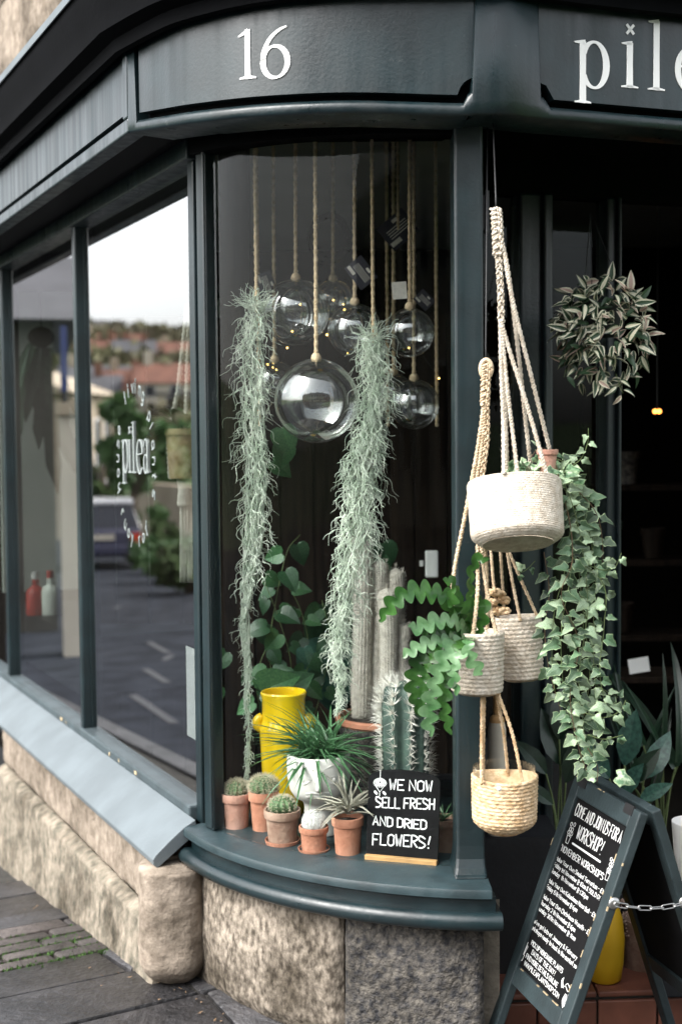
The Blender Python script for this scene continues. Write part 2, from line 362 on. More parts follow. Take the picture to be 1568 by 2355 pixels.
# where the side window mirrors the street
_pn = (V((0, 0, 0)) - P0).dot(NL); CAM2 = CAM - NL * (2 * _pn)
def rp(u, v, r):                                                           # a point seen in the side window at distance r
    d = ray(u, v); d = d - NL * (2 * d.dot(NL)); h = math.hypot(d.x, d.y)
    return CAM2 + d * (r / h)
def rg(u, r): p = rp(u, 1300, r); return V((p.x, p.y, gz(p.x, p.y)))

# ---- terrain, road, pavement
mb = MB(); ss = [-300, -60, -20, -6, -3, -1.5, -0.5, 0, 0.6, 1.3, 2, 4, 7, 10, 18, 26, 38, 50, 80, 110, 135, 160, 200, 260, 600]
def fl(s, w_, dz): p = sw(s, w_); p.z += dz; return p
mb.grid([[fl(s, q, -0.06) for q in (-400, -120, -40, -12, -3, 0, 3, 12, 40, 120, 400)] for s in ss], False)
tag(mb.build('ground', 'grass', None, True), kind='structure')
mb = MB(); mb.grid([[fl(s, q, -0.03) for q in (1.02, 2, 4, 8, 14, 20)][::-1] for s in ss if -20 <= s <= 50])
tag(mb.build('road', 'asphalt', None, True), kind='structure')
mb = MB()
rows = [[fl(s, q, dz) for q, dz in ((-2.2, -0.016), (0, -0.016), (1.02, -0.016))][::-1] for s in ss if -6 <= s <= 18]
mb.grid(rows)
pav = tag(mb.build('pavement', 'grout', None, True), kind='structure')
mb = MB()
for a, b in zip(*(lambda q: (q, q[1:]))([s for s in ss if -6 <= s <= 18])):
    p, q, r_, t_ = fl(a, 1.03, 0), fl(b, 1.03, 0), fl(b, 1.16, 0), fl(a, 1.16, 0)
    dn = V((0, 0, -0.12)); mb.hexa([p + dn, t_ + dn, r_ + dn, q + dn, p, t_, r_, q])
bevel(mb.build('kerb', 'slab', pav), 0.012)
# paving pieces: small setts by the wall, large slabs nearer the camera
def piece(name, m_, pts, parent, top=0.0, thick=0.03, jit=0.003):
    mb = MB(); h = rnd(-jit, jit)
    c = sum((V(p) for p in pts), V()) / 4
    tp = [V(p) + V((0, 0, top + h + rnd(-jit, jit) * 0.7)) for p in pts]
    ins = [p + (c - p).normalized() * 0.007 for p in tp]
    lo = [p - V((0, 0, thick)) for p in tp]; md_ = [p - V((0, 0, 0.005)) for p in tp]
    k = len(mb.v); mb.v += ins + md_ + lo
    mb.face(0, 1, 2, 3)
    for a in range(4):
        b = (a + 1) % 4
        mb.face(4 + a, 4 + b, b, a); mb.face(8 + a, 8 + b, 4 + b, 4 + a)
    return mb.build(name, m_, parent, True, 40)
ga = atz(0, 2214, gz(-1.0, 3.7)); gb = atz(240, 2166, gz(-0.75, 3.85))
E1 = (gb - ga); E1.z = 0; E1.normalize(); E2 = V((E1.y, -E1.x, 0))      # E2 points to the camera
def gp(a, b): p = ga + E1 * a + E2 * b; return V((p.x, p.y, gz(p.x, p.y)))
gap = 0.010
edges = [-1.05, -0.80, -0.52, -0.36, -0.25, -0.165, -0.08, 0.005, 0.09, 0.33, 0.60, 0.9, 1.3, 1.7]
for i, (b0, b1) in enumerate(zip(edges, edges[1:])):
    big = b1 - b0 > 0.15
    a = -1.5 + rnd(0, 0.2)
    while a < (1.15 if b0 < 0.9 else 1.6):
        wd = rnd(0.42, 0.66) if big else rnd(0.17, 0.25)
        pts = [gp(a + gap / 2, b0 + gap / 2), gp(a + gap / 2, b1 - gap / 2), gp(a + wd - gap / 2, b1 - gap / 2), gp(a + wd - gap / 2, b0 + gap / 2)]
        c = (pts[0] + pts[2]) / 2
        wl = (c - P0).dot(NL)
        if -0.25 < wl < 1.0 and c.x < 0.5: piece('paving_slab' if big else 'paving_sett', 'slab' if big else 'paving', pts, pav)
        a += wd
# moss in the joints
mb = MB()
for _ in range(2600):
    i = random.randrange(3, 9); b = edges[i] + rnd(-0.006, 0.006)
    a = rnd(-0.75, 0.55)
    if random.random() < 0.25: b += rnd(-0.04, 0.04)
    p = gp(a, b)
    if nz(p, 4.0) + 0.35 * nz(p, 11) < 0.12 - 0.25 * (a < 0.15): continue
    p.z -= 0.006
    for k in range(2):
        q = p + V((rnd(-.005, .005), rnd(-.005, .005), 0)); h = V((rnd(-.004, .004), rnd(-.004, .004), rnd(.007, .014))); s_ = V((rnd(-.004, .004), rnd(-.004, .004), 0)) + V((.002, 0, 0))
        mb.poly([q - s_, q + s_, q + h])
tag(mb.build('joint_moss', 'moss', None), 'green moss growing in the joints of the paving', 'moss', kind='stuff')
mb = MB()
for _ in range(34):                                                         # fallen leaves and grit along the foot of the wall
    t = rnd(0.0, 1.5); p = fac(t, rnd(0.2, 0.32), 0); p.z = gz(p.x, p.y) + 0.004
    if random.random() < 0.5: p = bay(rnd(40, 62), rnd(0.93, 1.02), 0); p.z = gz(p.x, p.y) + 0.004
    a = rnd(0, 6.28); s_ = rnd(.003, .009); d = V((math.cos(a), math.sin(a), 0)) * s_; e = V((-d.y, d.x, 0)) * .4
    mb.poly([p - d, p + e + V((0, 0, .002)), p + d + V((0, 0, .004)), p - e])
tag(mb.build('leaf_litter', 'stem_brown', None), 'scattered leaf litter and grit at the foot of the stone wall', 'litter', kind='stuff')

# ------------------------------------------------------------------ the shop building
shop = thing('corner_shop', 'corner shop with slate blue painted front, curved bay window and stone base', 'shop building', (0.0, 3.6, 0.15))
def stone(f, nu, nv, parent, m_, edge=0.012, amp=0.006, seed=0.0, back=0.09, fr=14.0, name='stone_block'):
    """a weathered block: f(a, b, out) gives its face; edges are rounded back, the face is uneven"""
    rows = []
    for i in range(nu + 1):
        r_ = []
        for j in range(nv + 1):
            a, b = i / nu, j / nv
            p = f(a, b, 0)
            da = min(a, 1 - a) * (f(1, b, 0) - f(0, b, 0)).length; db = min(b, 1 - b) * (f(a, 1, 0) - f(a, 0, 0)).length
            d = min(da, db); o = -edge * max(0, 1 - d / (edge * 1.6)) ** 2
            o += amp * (nz(p, fr, seed) + 0.6 * nz(p, fr * 2.7, seed + 3) + 0.35 * nz(p, fr * 6, seed + 5))
            r_.append(f(a, b, o))
        rows.append(r_)
    mb = MB(); mb.grid(rows)
    ring = [rows[i][0] for i in range(nu + 1)] + [rows[nu][j] for j in range(1, nv + 1)] + [rows[i][nv] for i in range(nu - 1, -1, -1)] + [rows[0][j] for j in range(nv - 1, 0, -1)]
    par = [(i / nu, 0) for i in range(nu + 1)] + [(1, j / nv) for j in range(1, nv + 1)] + [(i / nu, 1) for i in range(nu - 1, -1, -1)] + [(0, j / nv) for j in range(nv - 1, 0, -1)]
    mb.grid([ring, [f(a, b, -back) for a, b in par]], True)
    return mb.build(name, m_, parent, True)

# stone base under the bay: two big blocks and a return
mb = MB()
ph = [62 - i * 66 / 40 for i in range(41)]
mb.grid([[bay(p, 0.85, z) for z in (0.0, 0.50)] for p in ph])
mb.grid([[V((0.33, y, z)) for z in (0.0, 0.5)] for y in (3.09, 3.75)])
base = mb.build('bay_base', 'mortar', shop, True)
def bstone(p0, p1, z0, z1, m_, sd, r0=0.905, bulge=0.012, **k):
    def f(a, b, o):
        p = lerp(p0, p1, a); z = lerp(z0, z1, b)
        rr = r0 - 0.055 * max(p, 0) / 57 + o + bulge * (1 - (2 * b - 1) ** 2) - 0.02 * max(0, 0.16 - b) / 0.16
        return bay(p, rr, z)
    return stone(f, 64, 44, base, m_, seed=sd, **k)
bstone(56.5, 21.2, 0.12, 0.485, 'stone_dark', 1.0, amp=0.0040, edge=0.02, bulge=0.012)
bstone(20.8, -1.0, 0.05, 0.485, 'stone_grey', 4.0, amp=0.006, edge=0.014)
stone(lambda a, b, o: V((0.332 + o, lerp(3.05, 3.7, a), lerp(0.02, 0.485, b))), 30, 24, base, 'stone_grey', seed=6.0)
# rounded bolster stone at the corner
mb = MB(); rows = []; bc = V((-0.463, 3.475, 0))
for i in range(46):
    b = i / 45; z = lerp(0.155, 0.468, b); row = []
    rr = 0.094 * (1 - max(0, 0.22 - b) ** 2 * 11) * (1 - 0.05 * b)
    for j in range(56):
        a = 2 * math.pi * j / 56; dx, dy = math.cos(a), math.sin(a)
        k = (abs(dx) ** 2.6 + abs(dy) ** 2.6) ** (-1 / 2.6)
        p = bc + V((dx * rr * k, dy * rr * k * 1.05, z))
        d = 0.0035 * (nz(p, 15) + 0.6 * nz(p, 40, 2) + .3 * nz(p, 90, 4))
        row.append(p + V((dx, dy, 0)) * d)
    rows.append(row)
mb.grid(rows, True, True, True)
mb.build('bolster_stone', 'bath_stone', shop, True)
# side wall base: upper course, splayed lower course
swl = MB(); swl.grid([[fac(t, 0.06, z) for z in (-0.3, 0.5)] for t in (-0.02, 2.06)]); swl.grid([[fac(2.06, q, z) for z in (-0.3, 0.5)] for q in (0.06, -0.15)])
sbase = swl.build('side_base', 'mortar', shop)
for i, (t0, t1) in enumerate(((0.03, 0.68), (0.686, 2.04))):
    stone(lambda a, b, o: fac(lerp(t0, t1, a), 0.118 + o, lerp(0.306, 0.478, b)), 60, 20, sbase, 'bath_stone', seed=10 + i, amp=0.004, fr=9)
def lower(a, b, o, t0, t1):
    t = lerp(t0, t1, a); g = fac(t, 0.2, 0); g = gz(g.x, g.y) - 0.05
    if b > 0.82: k = (b - 0.82) / 0.18; return fac(t, lerp(0.148, 0.112, k) + o * 0.7, lerp(0.285, 0.306, k) + o * 0.5)
    k = b / 0.82; return fac(t, lerp(0.176, 0.148, k ** 0.7) + o, lerp(g, 0.285, k))
for i, (t0, t1) in enumerate(((-0.02, 0.92), (0.925, 2.04))):
    stone(lambda a, b, o: lower(a, b, o, t0, t1), 60, 34, sbase, 'stone_mossy', seed=20 + i, amp=0.0038, fr=11, edge=0.008)
mb = MB(); mb.box(fac(2.6, -0.12, 0.1), DL * 0.86, NL * 0.02, V((0, 0, 0.42)))
mb.box(fac(2.1, -0.09, 0.1), DL * 0.012, NL * 0.012, V((0, 0, 0.42)))
mb.build('shade_panel', 'dark_wood', shop)  # added dark panel standing for the shadow past the end of the base

# ---- side sill board, with its rounded nose
mb = MB(); prof = [(0.026, 0.583), (0.06, 0.566), (0.10, 0.536), (0.140, 0.502), (0.149, 0.490), (0.147, 0.476), (0.135, 0.466), (0.02, 0.548)]
def srow(t, k=0): return [fac(t - 0.0 * q, q, z) for q, z in prof]
tt = [-0.015, 0.0] + [0.2 * i for i in range(1, 18)]
mb.grid([srow(t) for t in tt], True, True, True)
bevel(mb.build('side_sill', 'lead_board', shop, True, 30), 0.002)
mb = MB(); mb.box(fac(1.74, -0.005, 0.585), DL * 1.70, NL * 0.030, V((0, 0, 0.022)))
side = bevel(mb.build('side_window_rail', 'rail_paint', shop), 0.006)
for t, q, o in ((0.52, .010, .026), (0.70, .004, .024), (0.80, .004, .026), (1.42, .014, .026), (1.36, .004, .024)):
    mb = MB(); mb.box(fac(t, o, 0.592), DL * q, NL * .0012, V((0, 0, .005))); mb.build('paint_chip', 'chipped_wood', side)
SW = [(0.035, 1.145), (1.195, 2.335), (2.385, 3.4)]
for i, (a, b) in enumerate(SW):
    mb = MB(); mb.box(fac((a + b) / 2, -0.012, 1.49), DL * ((b - a) / 2 + 0.01), NL * 0.0025, V((0, 0, 0.89)))
    o = mb.build('side_pane', 'side_glass', shop)
    if i == 0: side_pane = o
for t in (1.17, 2.36, 3.42):
    mb = MB(); mb.box(fac(t, -0.020, 1.49), DL * 0.020, NL * 0.036, V((0, 0, 0.885)))
    mb.box(fac(t, -0.03, 1.49), DL * 0.030, NL * 0.016, V((0, 0, 0.884)))
    bevel(mb.build('mullion', 'shop_paint', shop), 0.006)
mb = MB(); mb.box(fac(1.7, 0.0, 2.385), DL * 1.73, NL * 0.030, V((0, 0, 0.030)))
bevel(mb.build('side_head_rail', 'shop_paint', shop), 0.005)

# ---- bay sill: ledge, board and half-round nose
def arc(a, b, n): return [a + (b - a) * i / n for i in range(n + 1)]
def ring(prof, p0, p1, n, rf=rout):
    return [[bay(p, rf(p) + o, z) for o, z in prof] for p in arc(p0, p1, n)]
nose = [(-0.02, 0.508)] + [(-0.008 + 0.021 * math.sin(a), 0.489 - 0.021 * -math.cos(a)) for a in [math.pi * k / 8 for k in range(0, 9)]] + [(-0.12, 0.466), (-0.12, 0.508)]
ledge = [(-0.235, 0.576), (-0.012, 0.568), (-0.003, 0.565), (0.0, 0.558), (0.0, 0.545), (-0.006, 0.541), (-0.235, 0.541)]
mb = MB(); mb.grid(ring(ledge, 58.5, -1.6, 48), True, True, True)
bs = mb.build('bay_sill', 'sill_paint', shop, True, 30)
mb = MB(); mb.grid(ring([(-0.022, 0.5425), (-0.022, 0.506), (-0.12, 0.506), (-0.12, 0.5425)], 58, -2.3, 48), True, True, True)
mb.build('apron_board', 'shop_paint', bs, True, 30)
mb = MB(); mb.grid(ring(nose, 59, -3.0, 52), True, True, True)
mb.build('nosing', 'shop_paint', bs, True, 45)

# ---- corner post, bay post, curved pane, head
mb = MB(); mb.box(fac(0.012, -0.020, 1.49), DL * 0.022, NL * 0.026, V((0, 0, 0.925)))
mb.grid([[bay(p, r_, z) for r_, z in ((0.835, 0.572), (0.835, 2.40), (0.80, 2.40), (0.80, 0.572))] for p in (55.5, 52.2)], True, True, True)
mb.box(bay(52.0, 0.842, 1.49), V((0.004, 0.0, 0)), V((0, 0.004, 0)), V((0, 0, 0.91)))
bevel(mb.build('corner_post', 'shop_paint', shop), 0.004)
mb = MB()
bpz = [(0.57, 0.036), (0.578, 0.024), (0.59, 0.014), (0.61, 0.006), (0.64, 0.002), (0.68, 0.0), (2.40, 0.0)]
rows = []
for z, e in bpz: rows.append([V((0.268 - e * .3, 3.062 - e, z)), V((0.336 + e * .1, 3.062 - e, z)), V((0.336 + e * .1, 3.17, z)), V((0.268 - e * .3, 3.17, z))])
mb.grid(rows, True, True, True)
bevel(mb.build('bay_post', 'shop_paint', shop), 0.007, 3)
for z in (1.32, 2.14):
    mb = MB(); mb.bbox(0.338, 0.348, 3.10, 3.15, z - .04, z + .04); mb.tube([V((0.349, 3.10, z - .05)), V((0.349, 3.10, z + .05))], 0.006, 8)
    mb.build('hinge', 'iron', shop)
mb = MB(); mb.grid([[bay(p, r_, z) for r_, z in ((RG, 0.574), (RG, 2.385), (RG - 0.004, 2.385), (RG - 0.004, 0.574))] for p in arc(53.0, 2.6, 60)], True)
mb.build('curved_pane', 'bay_glass', shop, True, 40)
mb = MB()                                                                    # window head: lower to the right, as the old frame has settled
mb.grid([[bay(p, 0.85, lerp(2.318, 2.36, max(0, p) / 57)), bay(p, 0.85, 2.46), bay(p, 0.795, 2.46), bay(p, 0.795, lerp(2.318, 2.36, max(0, p) / 57))] for p in arc(56, -1, 44)], True, True, True)
mb.build('bay_head', 'shaded_paint', shop, True, 30)
# ---- fascia: path of its lower lip, far left -> corner -> curved front -> right
K = at(300, 307, 3.36)
fr = crom([K] + [at(u, v, y) for u, v, y in ((380, 295, 3.215), (450, 285, 3.125), (600, 270, 3.02), (800, 262, 2.965), (1040, 268, 2.955), (1110, 267, 2.962), (1260, 277, 3.018), (1568, 302, 3.13), (2200, 352, 3.36))], 12)
def sweep_frames(path):
    out = []
    for i, p in enumerate(path):
        t = path[min(i + 1, len(path) - 1)] - path[max(i - 1, 0)]; t.z = 0; t.normalize()
        out.append((p, V((t.y, -t.x, 0))))
    return out
FF = sweep_frames(fr)
cum = [0.0]
for a, b in zip(fr, fr[1:]): cum.append(cum[-1] + (b - a).length)
def fpt(s, h, o):                                                            # on the curved fascia: along, above the lip, out
    s = min(max(s, 0), cum[-1] - 1e-6)
    for i in range(len(cum) - 1):
        if s <= cum[i + 1]: break
    k = (s - cum[i]) / (cum[i + 1] - cum[i])
    p = lerp(FF[i][0], FF[i + 1][0], k); n_ = lerp(FF[i][1], FF[i + 1][1], k).normalized()
    return p + n_ * o + V((0, 0, h))
def s_at(u):
    best = min(range(len(fr)), key=lambda i: abs(proj(fr[i])[0] - u))
    lo, hi = max(0, cum[best] - 0.08), min(cum[-1], cum[best] + 0.08)
    return min((lo + (hi - lo) * i / 80 for i in range(81)), key=lambda s: abs(proj(fpt(s, 0, 0))[0] - u))
def proj(p):
    q = V(p) - CAM; k = q.dot(_fw); return CU + FPX * q.dot(_rt) / k, CV - FPX * q.dot(_up) / k
HS = 2.62                                                                    # underside of the cornice (world height)
def lpt(t, h, o): k = V((K.x, K.y, K.z)); return k + DL * t + NL * o + V((0, 0, h))
def strip(fn, s0, s1, n, lo, hi, o, th, mb):
    rows = []
    for i in range(n + 1):
        s = lerp(s0, s1, i / n); a, b = lo(s), hi(s); oo = o(s) if callable(o) else o
        rows.append([fn(s, a, oo - th), fn(s, a, oo), fn(s, b, oo), fn(s, b, oo - th)])
    mb.grid(rows, True, True, True)
s_c0, s_c1 = s_at(1090), s_at(1237)                                          # console between the two sign panels
RS = 0.036; LIP = 0.030; GRV = 0.018
def top_h(s): return HS - fpt(s, 0, 0).z
# hidden carcass behind the grooves
mb = MB(); strip(fpt, 0, cum[-1], 110, lambda s: 0.004, lambda s: top_h(s) + 0.1, -0.030, 0.10, mb)
strip(lpt, 0, 3.3, 4, lambda s: 0.004, lambda s: HS - K.z + 0.1, -0.030, 0.10, mb)
fas = mb.build('fascia', 'shaded_paint', shop, True, 30)
def scoop(d): return math.sqrt(max(0, RS * RS - d * d)) if d < RS else 0.0
def plo(a, b): return lambda s: LIP + GRV + scoop(max(0, min(s - a, b - s)))
pa, pb = s_at(322), s_c0
mb = MB(); strip(fpt, pa, pb, 120, plo(-9, pb), top_h, 0.0, 0.03, mb)
panel1 = mb.build('number_panel', 'shop_paint', fas, True, 30)
mb = MB(); strip(fpt, s_c1, cum[-1], 60, plo(s_c1, 99), top_h, 0.0, 0.03, mb)
panel2 = mb.build('name_panel', 'shop_paint', fas, True, 30)
def lip_hi(s):
    if s_c0 - RS < s < s_c1 + RS:
        d = max(0, s_c0 - s, s - s_c1)
        if s_c0 <= s <= s_c1: return top_h(s)
        return LIP + max(0.0, math.sqrt(max(0, (RS - 0.012) ** 2 - d * d)))
    if s < pa - 0.010: return top_h(s)
    return LIP
def lip_o(s):
    c = (s_c0 + s_c1) / 2; return 0.006 + 0.012 * math.exp(-((s - c) / 0.06) ** 2)
mb = MB(); rows = []
N = 260
for i in range(N + 1):
    s = lerp(0, cum[-1], i / N); b = lip_hi(s); oo = lip_o(s); bl = 0.012 * math.exp(-(((s - (s_c0 + s_c1) / 2) / 0.07) ** 2))
    mid = min(b * 0.6, 0.03)
    rows.append([fpt(s, 0, oo - 0.13), fpt(s, 0, oo - 0.006), fpt(s, 0.006, oo), fpt(s, mid, oo + bl), fpt(s, max(mid, b - 0.008), oo - 0.001), fpt(s, b, oo - 0.008), fpt(s, b, oo - 0.045)])
mb.grid(rows, False)
mb.build('fascia_lip', 'shop_paint', fas, True, 50)
# side fascia
mb = MB(); strip(lpt, 0.055, 3.3, 30, lambda s: LIP + 0.008 + GRV + (0.0 if s > 0.12 else 0.0), lambda s: HS - K.z, 0.0, 0.03, mb)
mb.build('side_panel', 'shop_paint', fas)
mb = MB(); strip(lpt, -0.004, 3.3, 20, lambda s: 0.0, lambda s: LIP + 0.008, 0.008, 0.05, mb)
bevel(mb.build('side_lip', 'shop_paint', fas), 0.006, 3)
mb = MB(); strip(lpt, -0.002, 0.036, 2, lambda s: 0.0385, lambda s: HS - K.z, 0.008, 0.05, mb)
bevel(mb.build('corner_strip', 'shop_paint', fas), 0.004)
mb = MB(); strip(lpt, 0.036, 0.052, 2, lambda s: 0.048, lambda s: 0.125, 0.004, 0.03, mb); bevel(mb.build('corner_bead', 'shop_paint', fas), 0.003)
# soffit between fascia and window heads
mb = MB()
for i in range(len(fr) - 1):
    if fr[i].x > 0.36: break
    mb.quad(fpt(cum[i], 0.006, -0.02), fpt(cum[i + 1], 0.006, -0.02), V((fr[i + 1].x * 0.5 + 0.1, 3.6, 2.42)), V((fr[i].x * 0.5 + 0.1, 3.6, 2.42)))
mb.quad(lpt(-0.01, 0.006, -0.02), lpt(-0.01, 0.02, -0.30), lpt(3.3, 0.02, -0.30), lpt(3.3, 0.006, -0.02))
mb.build('soffit', 'shaded_paint', shop)
# cornice round the corner, with a lead capping
cpath = [lpt(t, 0, 0) for t in (3.3, 2.2, 1.1, 0.3)] + [K] + fr[3:]
cf = sweep_frames(cpath)
def corn(prof): return [[V((p.x, p.y, 0)) + n_ * o + V((0, 0, z)) for o, z in prof] for p, n_ in cf]
mb = MB(); mb.grid(corn([(-0.05, HS), (0.012, HS), (0.012, HS - 0.028), (0.022, HS - 0.034), (0.035, HS - 0.03), (0.04, HS + 0.0), (0.075, HS + 0.012), (0.082, HS + 0.06), (0.10, HS + 0.10), (0.105, HS + 0.145), (0.09, HS + 0.15), (-0.05, HS + 0.15)]), True, True, True)
cor = mb.build('cornice', 'shaded_paint', shop, True, 35)
mb = MB(); mb.grid(corn([(-0.2, HS + 0.21), (0.10, HS + 0.165), (0.112, HS + 0.152), (0.112, HS + 0.130), (0.108, HS + 0.130), (0.108, HS + 0.148), (0.09, HS + 0.1505), (-0.2, HS + 0.1505)]), True, True, True)
mb.build('lead_capping', 'lead_board', cor, True, 35)
# wall of the floor above
mb = MB(); mb.grid([[V((p.x, p.y, 0)) - n_ * 0.21 + V((0, 0, z)) for z in (2.74, 5.6)] for p, n_ in cf])
uw = mb.build('upper_wall', 'mortar', shop, True)
z = 2.86
for r_ in range(4):
    t = -0.1 + (0.23 if r_ % 2 else 0)
    while t < 3.2:
        wd = rnd(0.42, 0.6); h = 0.30
        stone(lambda a, b, o: lpt(lerp(t + .005, t + wd - .005, a), lerp(z + .005, z + h - .005, b) - K.z, -0.195 + o), 14, 9, uw, 'bath_stone', seed=t * 7 + r_, amp=0.005, edge=0.012, back=0.02)
        t += wd
    z += 0.30

# ---- door recess, to the right of the bay
DX = V((0.951, 0.309, 0)); DN = V((0.309, -0.951, 0)); D0 = V((0.40, 3.70, 0))
def dr(a, o, z): return D0 + DX * a + DN * o + V((0, 0, z))
mb = MB(); mb.hexa([V((0.318, 3.16, 0.0)), V((0.336, 3.16, 0.0)), V((0.41, 3.72, 0.0)), V((0.39, 3.72, 0.0)), V((0.318, 3.16, 2.7)), V((0.336, 3.16, 2.7)), V((0.41, 3.72, 2.7)), V((0.39, 3.72, 2.7))])
mb.build('recess_side', 'dark_wood', shop)
mb = MB(); mb.box(dr(1.0, 0.0, 2.56), DX * 1.05, DN * 0.03, V((0, 0, 0.265)))
mb.build('door_head', 'shaded_paint', shop)
mb = MB(); mb.hexa([V((0.33, 3.08, 2.40)), V((2.3, 3.40, 2.40)), V((2.3, 4.4, 2.42)), V((0.33, 3.8, 2.42)), V((0.33, 3.08, 2.44)), V((2.3, 3.40, 2.44)), V((2.3, 4.4, 2.46)), V((0.33, 3.8, 2.46))])
mb.build('recess_ceiling', 'shaded_paint', shop)
for a, wd in ((0.155, 0.052), (0.40, 0.022), (1.25, 0.05)):
    mb = MB(); mb.box(dr(a, 0.0, 1.22), DX * wd, DN * 0.035, V((0, 0, 1.08))); mb.box(dr(a + wd * .55, 0.04, 1.22), DX * wd * .3, DN * 0.012, V((0, 0, 1.08)))
    bevel(mb.build('door_jamb', 'shop_paint', shop), 0.008, 3)
mb = MB(); mb.box(dr(0.045, -0.01, 1.5), DX * 0.055, DN * 0.002, V((0, 0, 0.80))); mb.build('side_light', 'door_glass', shop)
mb = MB(); mb.box(dr(0.292, -0.01, 1.5), DX * 0.084, DN * 0.002, V((0, 0, 0.80))); mb.build('side_light', 'door_glass', shop)
mb = MB(); mb.box(dr(0.10, 0, 0.45), DX * 0.11, DN * 0.02, V((0, 0, 0.30))); mb.build('stall_riser', 'dark_wood', shop)
mb = MB(); mb.box(dr(0.31, 0, 0.45), DX * 0.11, DN * 0.02, V((0, 0, 0.30))); mb.build('stall_riser', 'dark_wood', shop)
mb = MB(); mb.box(dr(1.7, 0.0, 1.2), DX * 0.4, DN * 0.03, V((0, 0, 1.1))); mb.build('door_side_panel', 'dark_wood', shop)
# tiled step
mb = MB(); mb.hexa([V((0.335, 3.25, 0)), V((2.3, 3.37, 0)), V((2.3, 4.6, 0)), V((0.335, 3.9, 0)), V((0.335, 3.25, 0.186)), V((2.3, 3.37, 0.186)), V((2.3, 4.6, 0.186)), V((0.335, 3.9, 0.186))])
step = mb.build('entrance_step', 'grout', shop)
for i in range(9):
    for j in range(4):
        x0, x1 = 0.335 + i * 0.155, 0.335 + i * 0.155 + 0.15; 
        def tp(x, j_): return V((x, 3.235 + 0.061 * (x - .335) + j_ * 0.155, 0.2))
        a, b, c, d = tp(x0, j), tp(x1, j), tp(x1, j + .968), tp(x0, j + .968)
        dn = V((0, 0, -0.016)); mb = MB(); mb.hexa([a + dn, b + dn, c + dn, d + dn, a, b, c, d]); bevel(mb.build('tile', 'quarry_tile', step), 0.005)
    a, b = V((x0, 3.2365 + .061 * (x0 - .335), 0.175)), V((x1, 3.2365 + .061 * (x1 - .335), 0.175)); bk = V((0, .014, 0)); lo_ = V((0, 0, -0.15))
    mb = MB(); mb.hexa([a + lo_, b + lo_, b + lo_ + bk, a + lo_ + bk, a, b, b + bk, a + bk]); bevel(mb.build('tile', 'quarry_tile', step), 0.004)

# ---- inside of the shop
FZ, CZ = 0.20, 2.60
mb = MB(); poly = [fac(-0.02, -0.03, 0), fac(3.45, -0.03, 0), V((-1.93, 6.8, 0)), V((3.2, 6.8, 0)), V((3.2, 4.5, 0)), dr(1.9, -0.04, 0), dr(0, -0.04, 0), V((0.38, 3.60, 0)), V((0.33, 3.17, 0))] + [bay(p, 0.79, 0) for p in arc(2, 52, 10)]
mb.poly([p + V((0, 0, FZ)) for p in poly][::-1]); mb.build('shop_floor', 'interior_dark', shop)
mb = MB(); mb.poly([p + V((0, 0, CZ)) for p in poly]); mb.build('shop_ceiling', 'ceiling_paint', shop)
mb = MB()
mb.bbox(-2.3, 3.3, 6.8, 6.9, 0.0, 2.8); mb.bbox(3.2, 3.3, 4.2, 6.9, 0.0, 2.8)
mb.box(fac(3.75, -0.05, 1.3), DL * 0.32, NL * 0.04, V((0, 0, 1.5)))
mb.box(dr(2.6, -0.05, 1.4), DX * 0.75, DN * 0.03, V((0, 0, 1.45)))
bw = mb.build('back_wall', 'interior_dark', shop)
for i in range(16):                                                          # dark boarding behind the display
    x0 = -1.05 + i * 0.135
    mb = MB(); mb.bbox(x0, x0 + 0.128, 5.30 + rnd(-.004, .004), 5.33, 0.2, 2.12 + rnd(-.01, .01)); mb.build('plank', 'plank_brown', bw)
mb = MB(); mb.bbox(-0.36, -0.27, 3.98, 4.06, 0.2, 2.6); mb.build('inner_post', 'plank_brown', shop)
mb = MB(); mb.bbox(0.17, 0.205, 4.4, 4.44, 0.2, 2.6); mb.build('inner_post', 'plank_brown', shop)
# window bed
mb = MB(); mb.poly([bay(p, 0.815, 0.566) for p in arc(3, 53, 16)] + [V((-0.42, 3.60, 0.566)), V((-0.30, 4.02, 0.566)), V((0.33, 3.95, 0.566))])
mb.build('window_bed', 'shop_paint', shop)
mb = MB(); mb.hexa([V((-0.42, 3.60, 0.2)), V((-0.30, 4.02, 0.2)), V((-0.30, 4.04, 0.2)), V((-0.44, 3.61, 0.2)), V((-0.42, 3.60, 0.564)), V((-0.30, 4.02, 0.564)), V((-0.30, 4.04, 0.564)), V((-0.44, 3.61, 0.564))]); mb.bbox(-0.30, 0.37, 4.02, 4.04, 0.2, 0.564); mb.build('bed_riser', 'dark_wood', shop)
# pale panel behind the far side window, and a dark counter under it
mb = MB(); mb.box(fac(2.80, -0.66, 1.62), DL * 0.012, NL * 0.60, V((0, 0, 0.70))); mb.build('pale_partition', 'pale_board', shop)
mb = MB(); mb.box(fac(2.15, -0.34, 0.76), DL * 0.62, NL * 0.26, V((0, 0, 0.11))); mb.build('counter', 'dark_wood', shop)

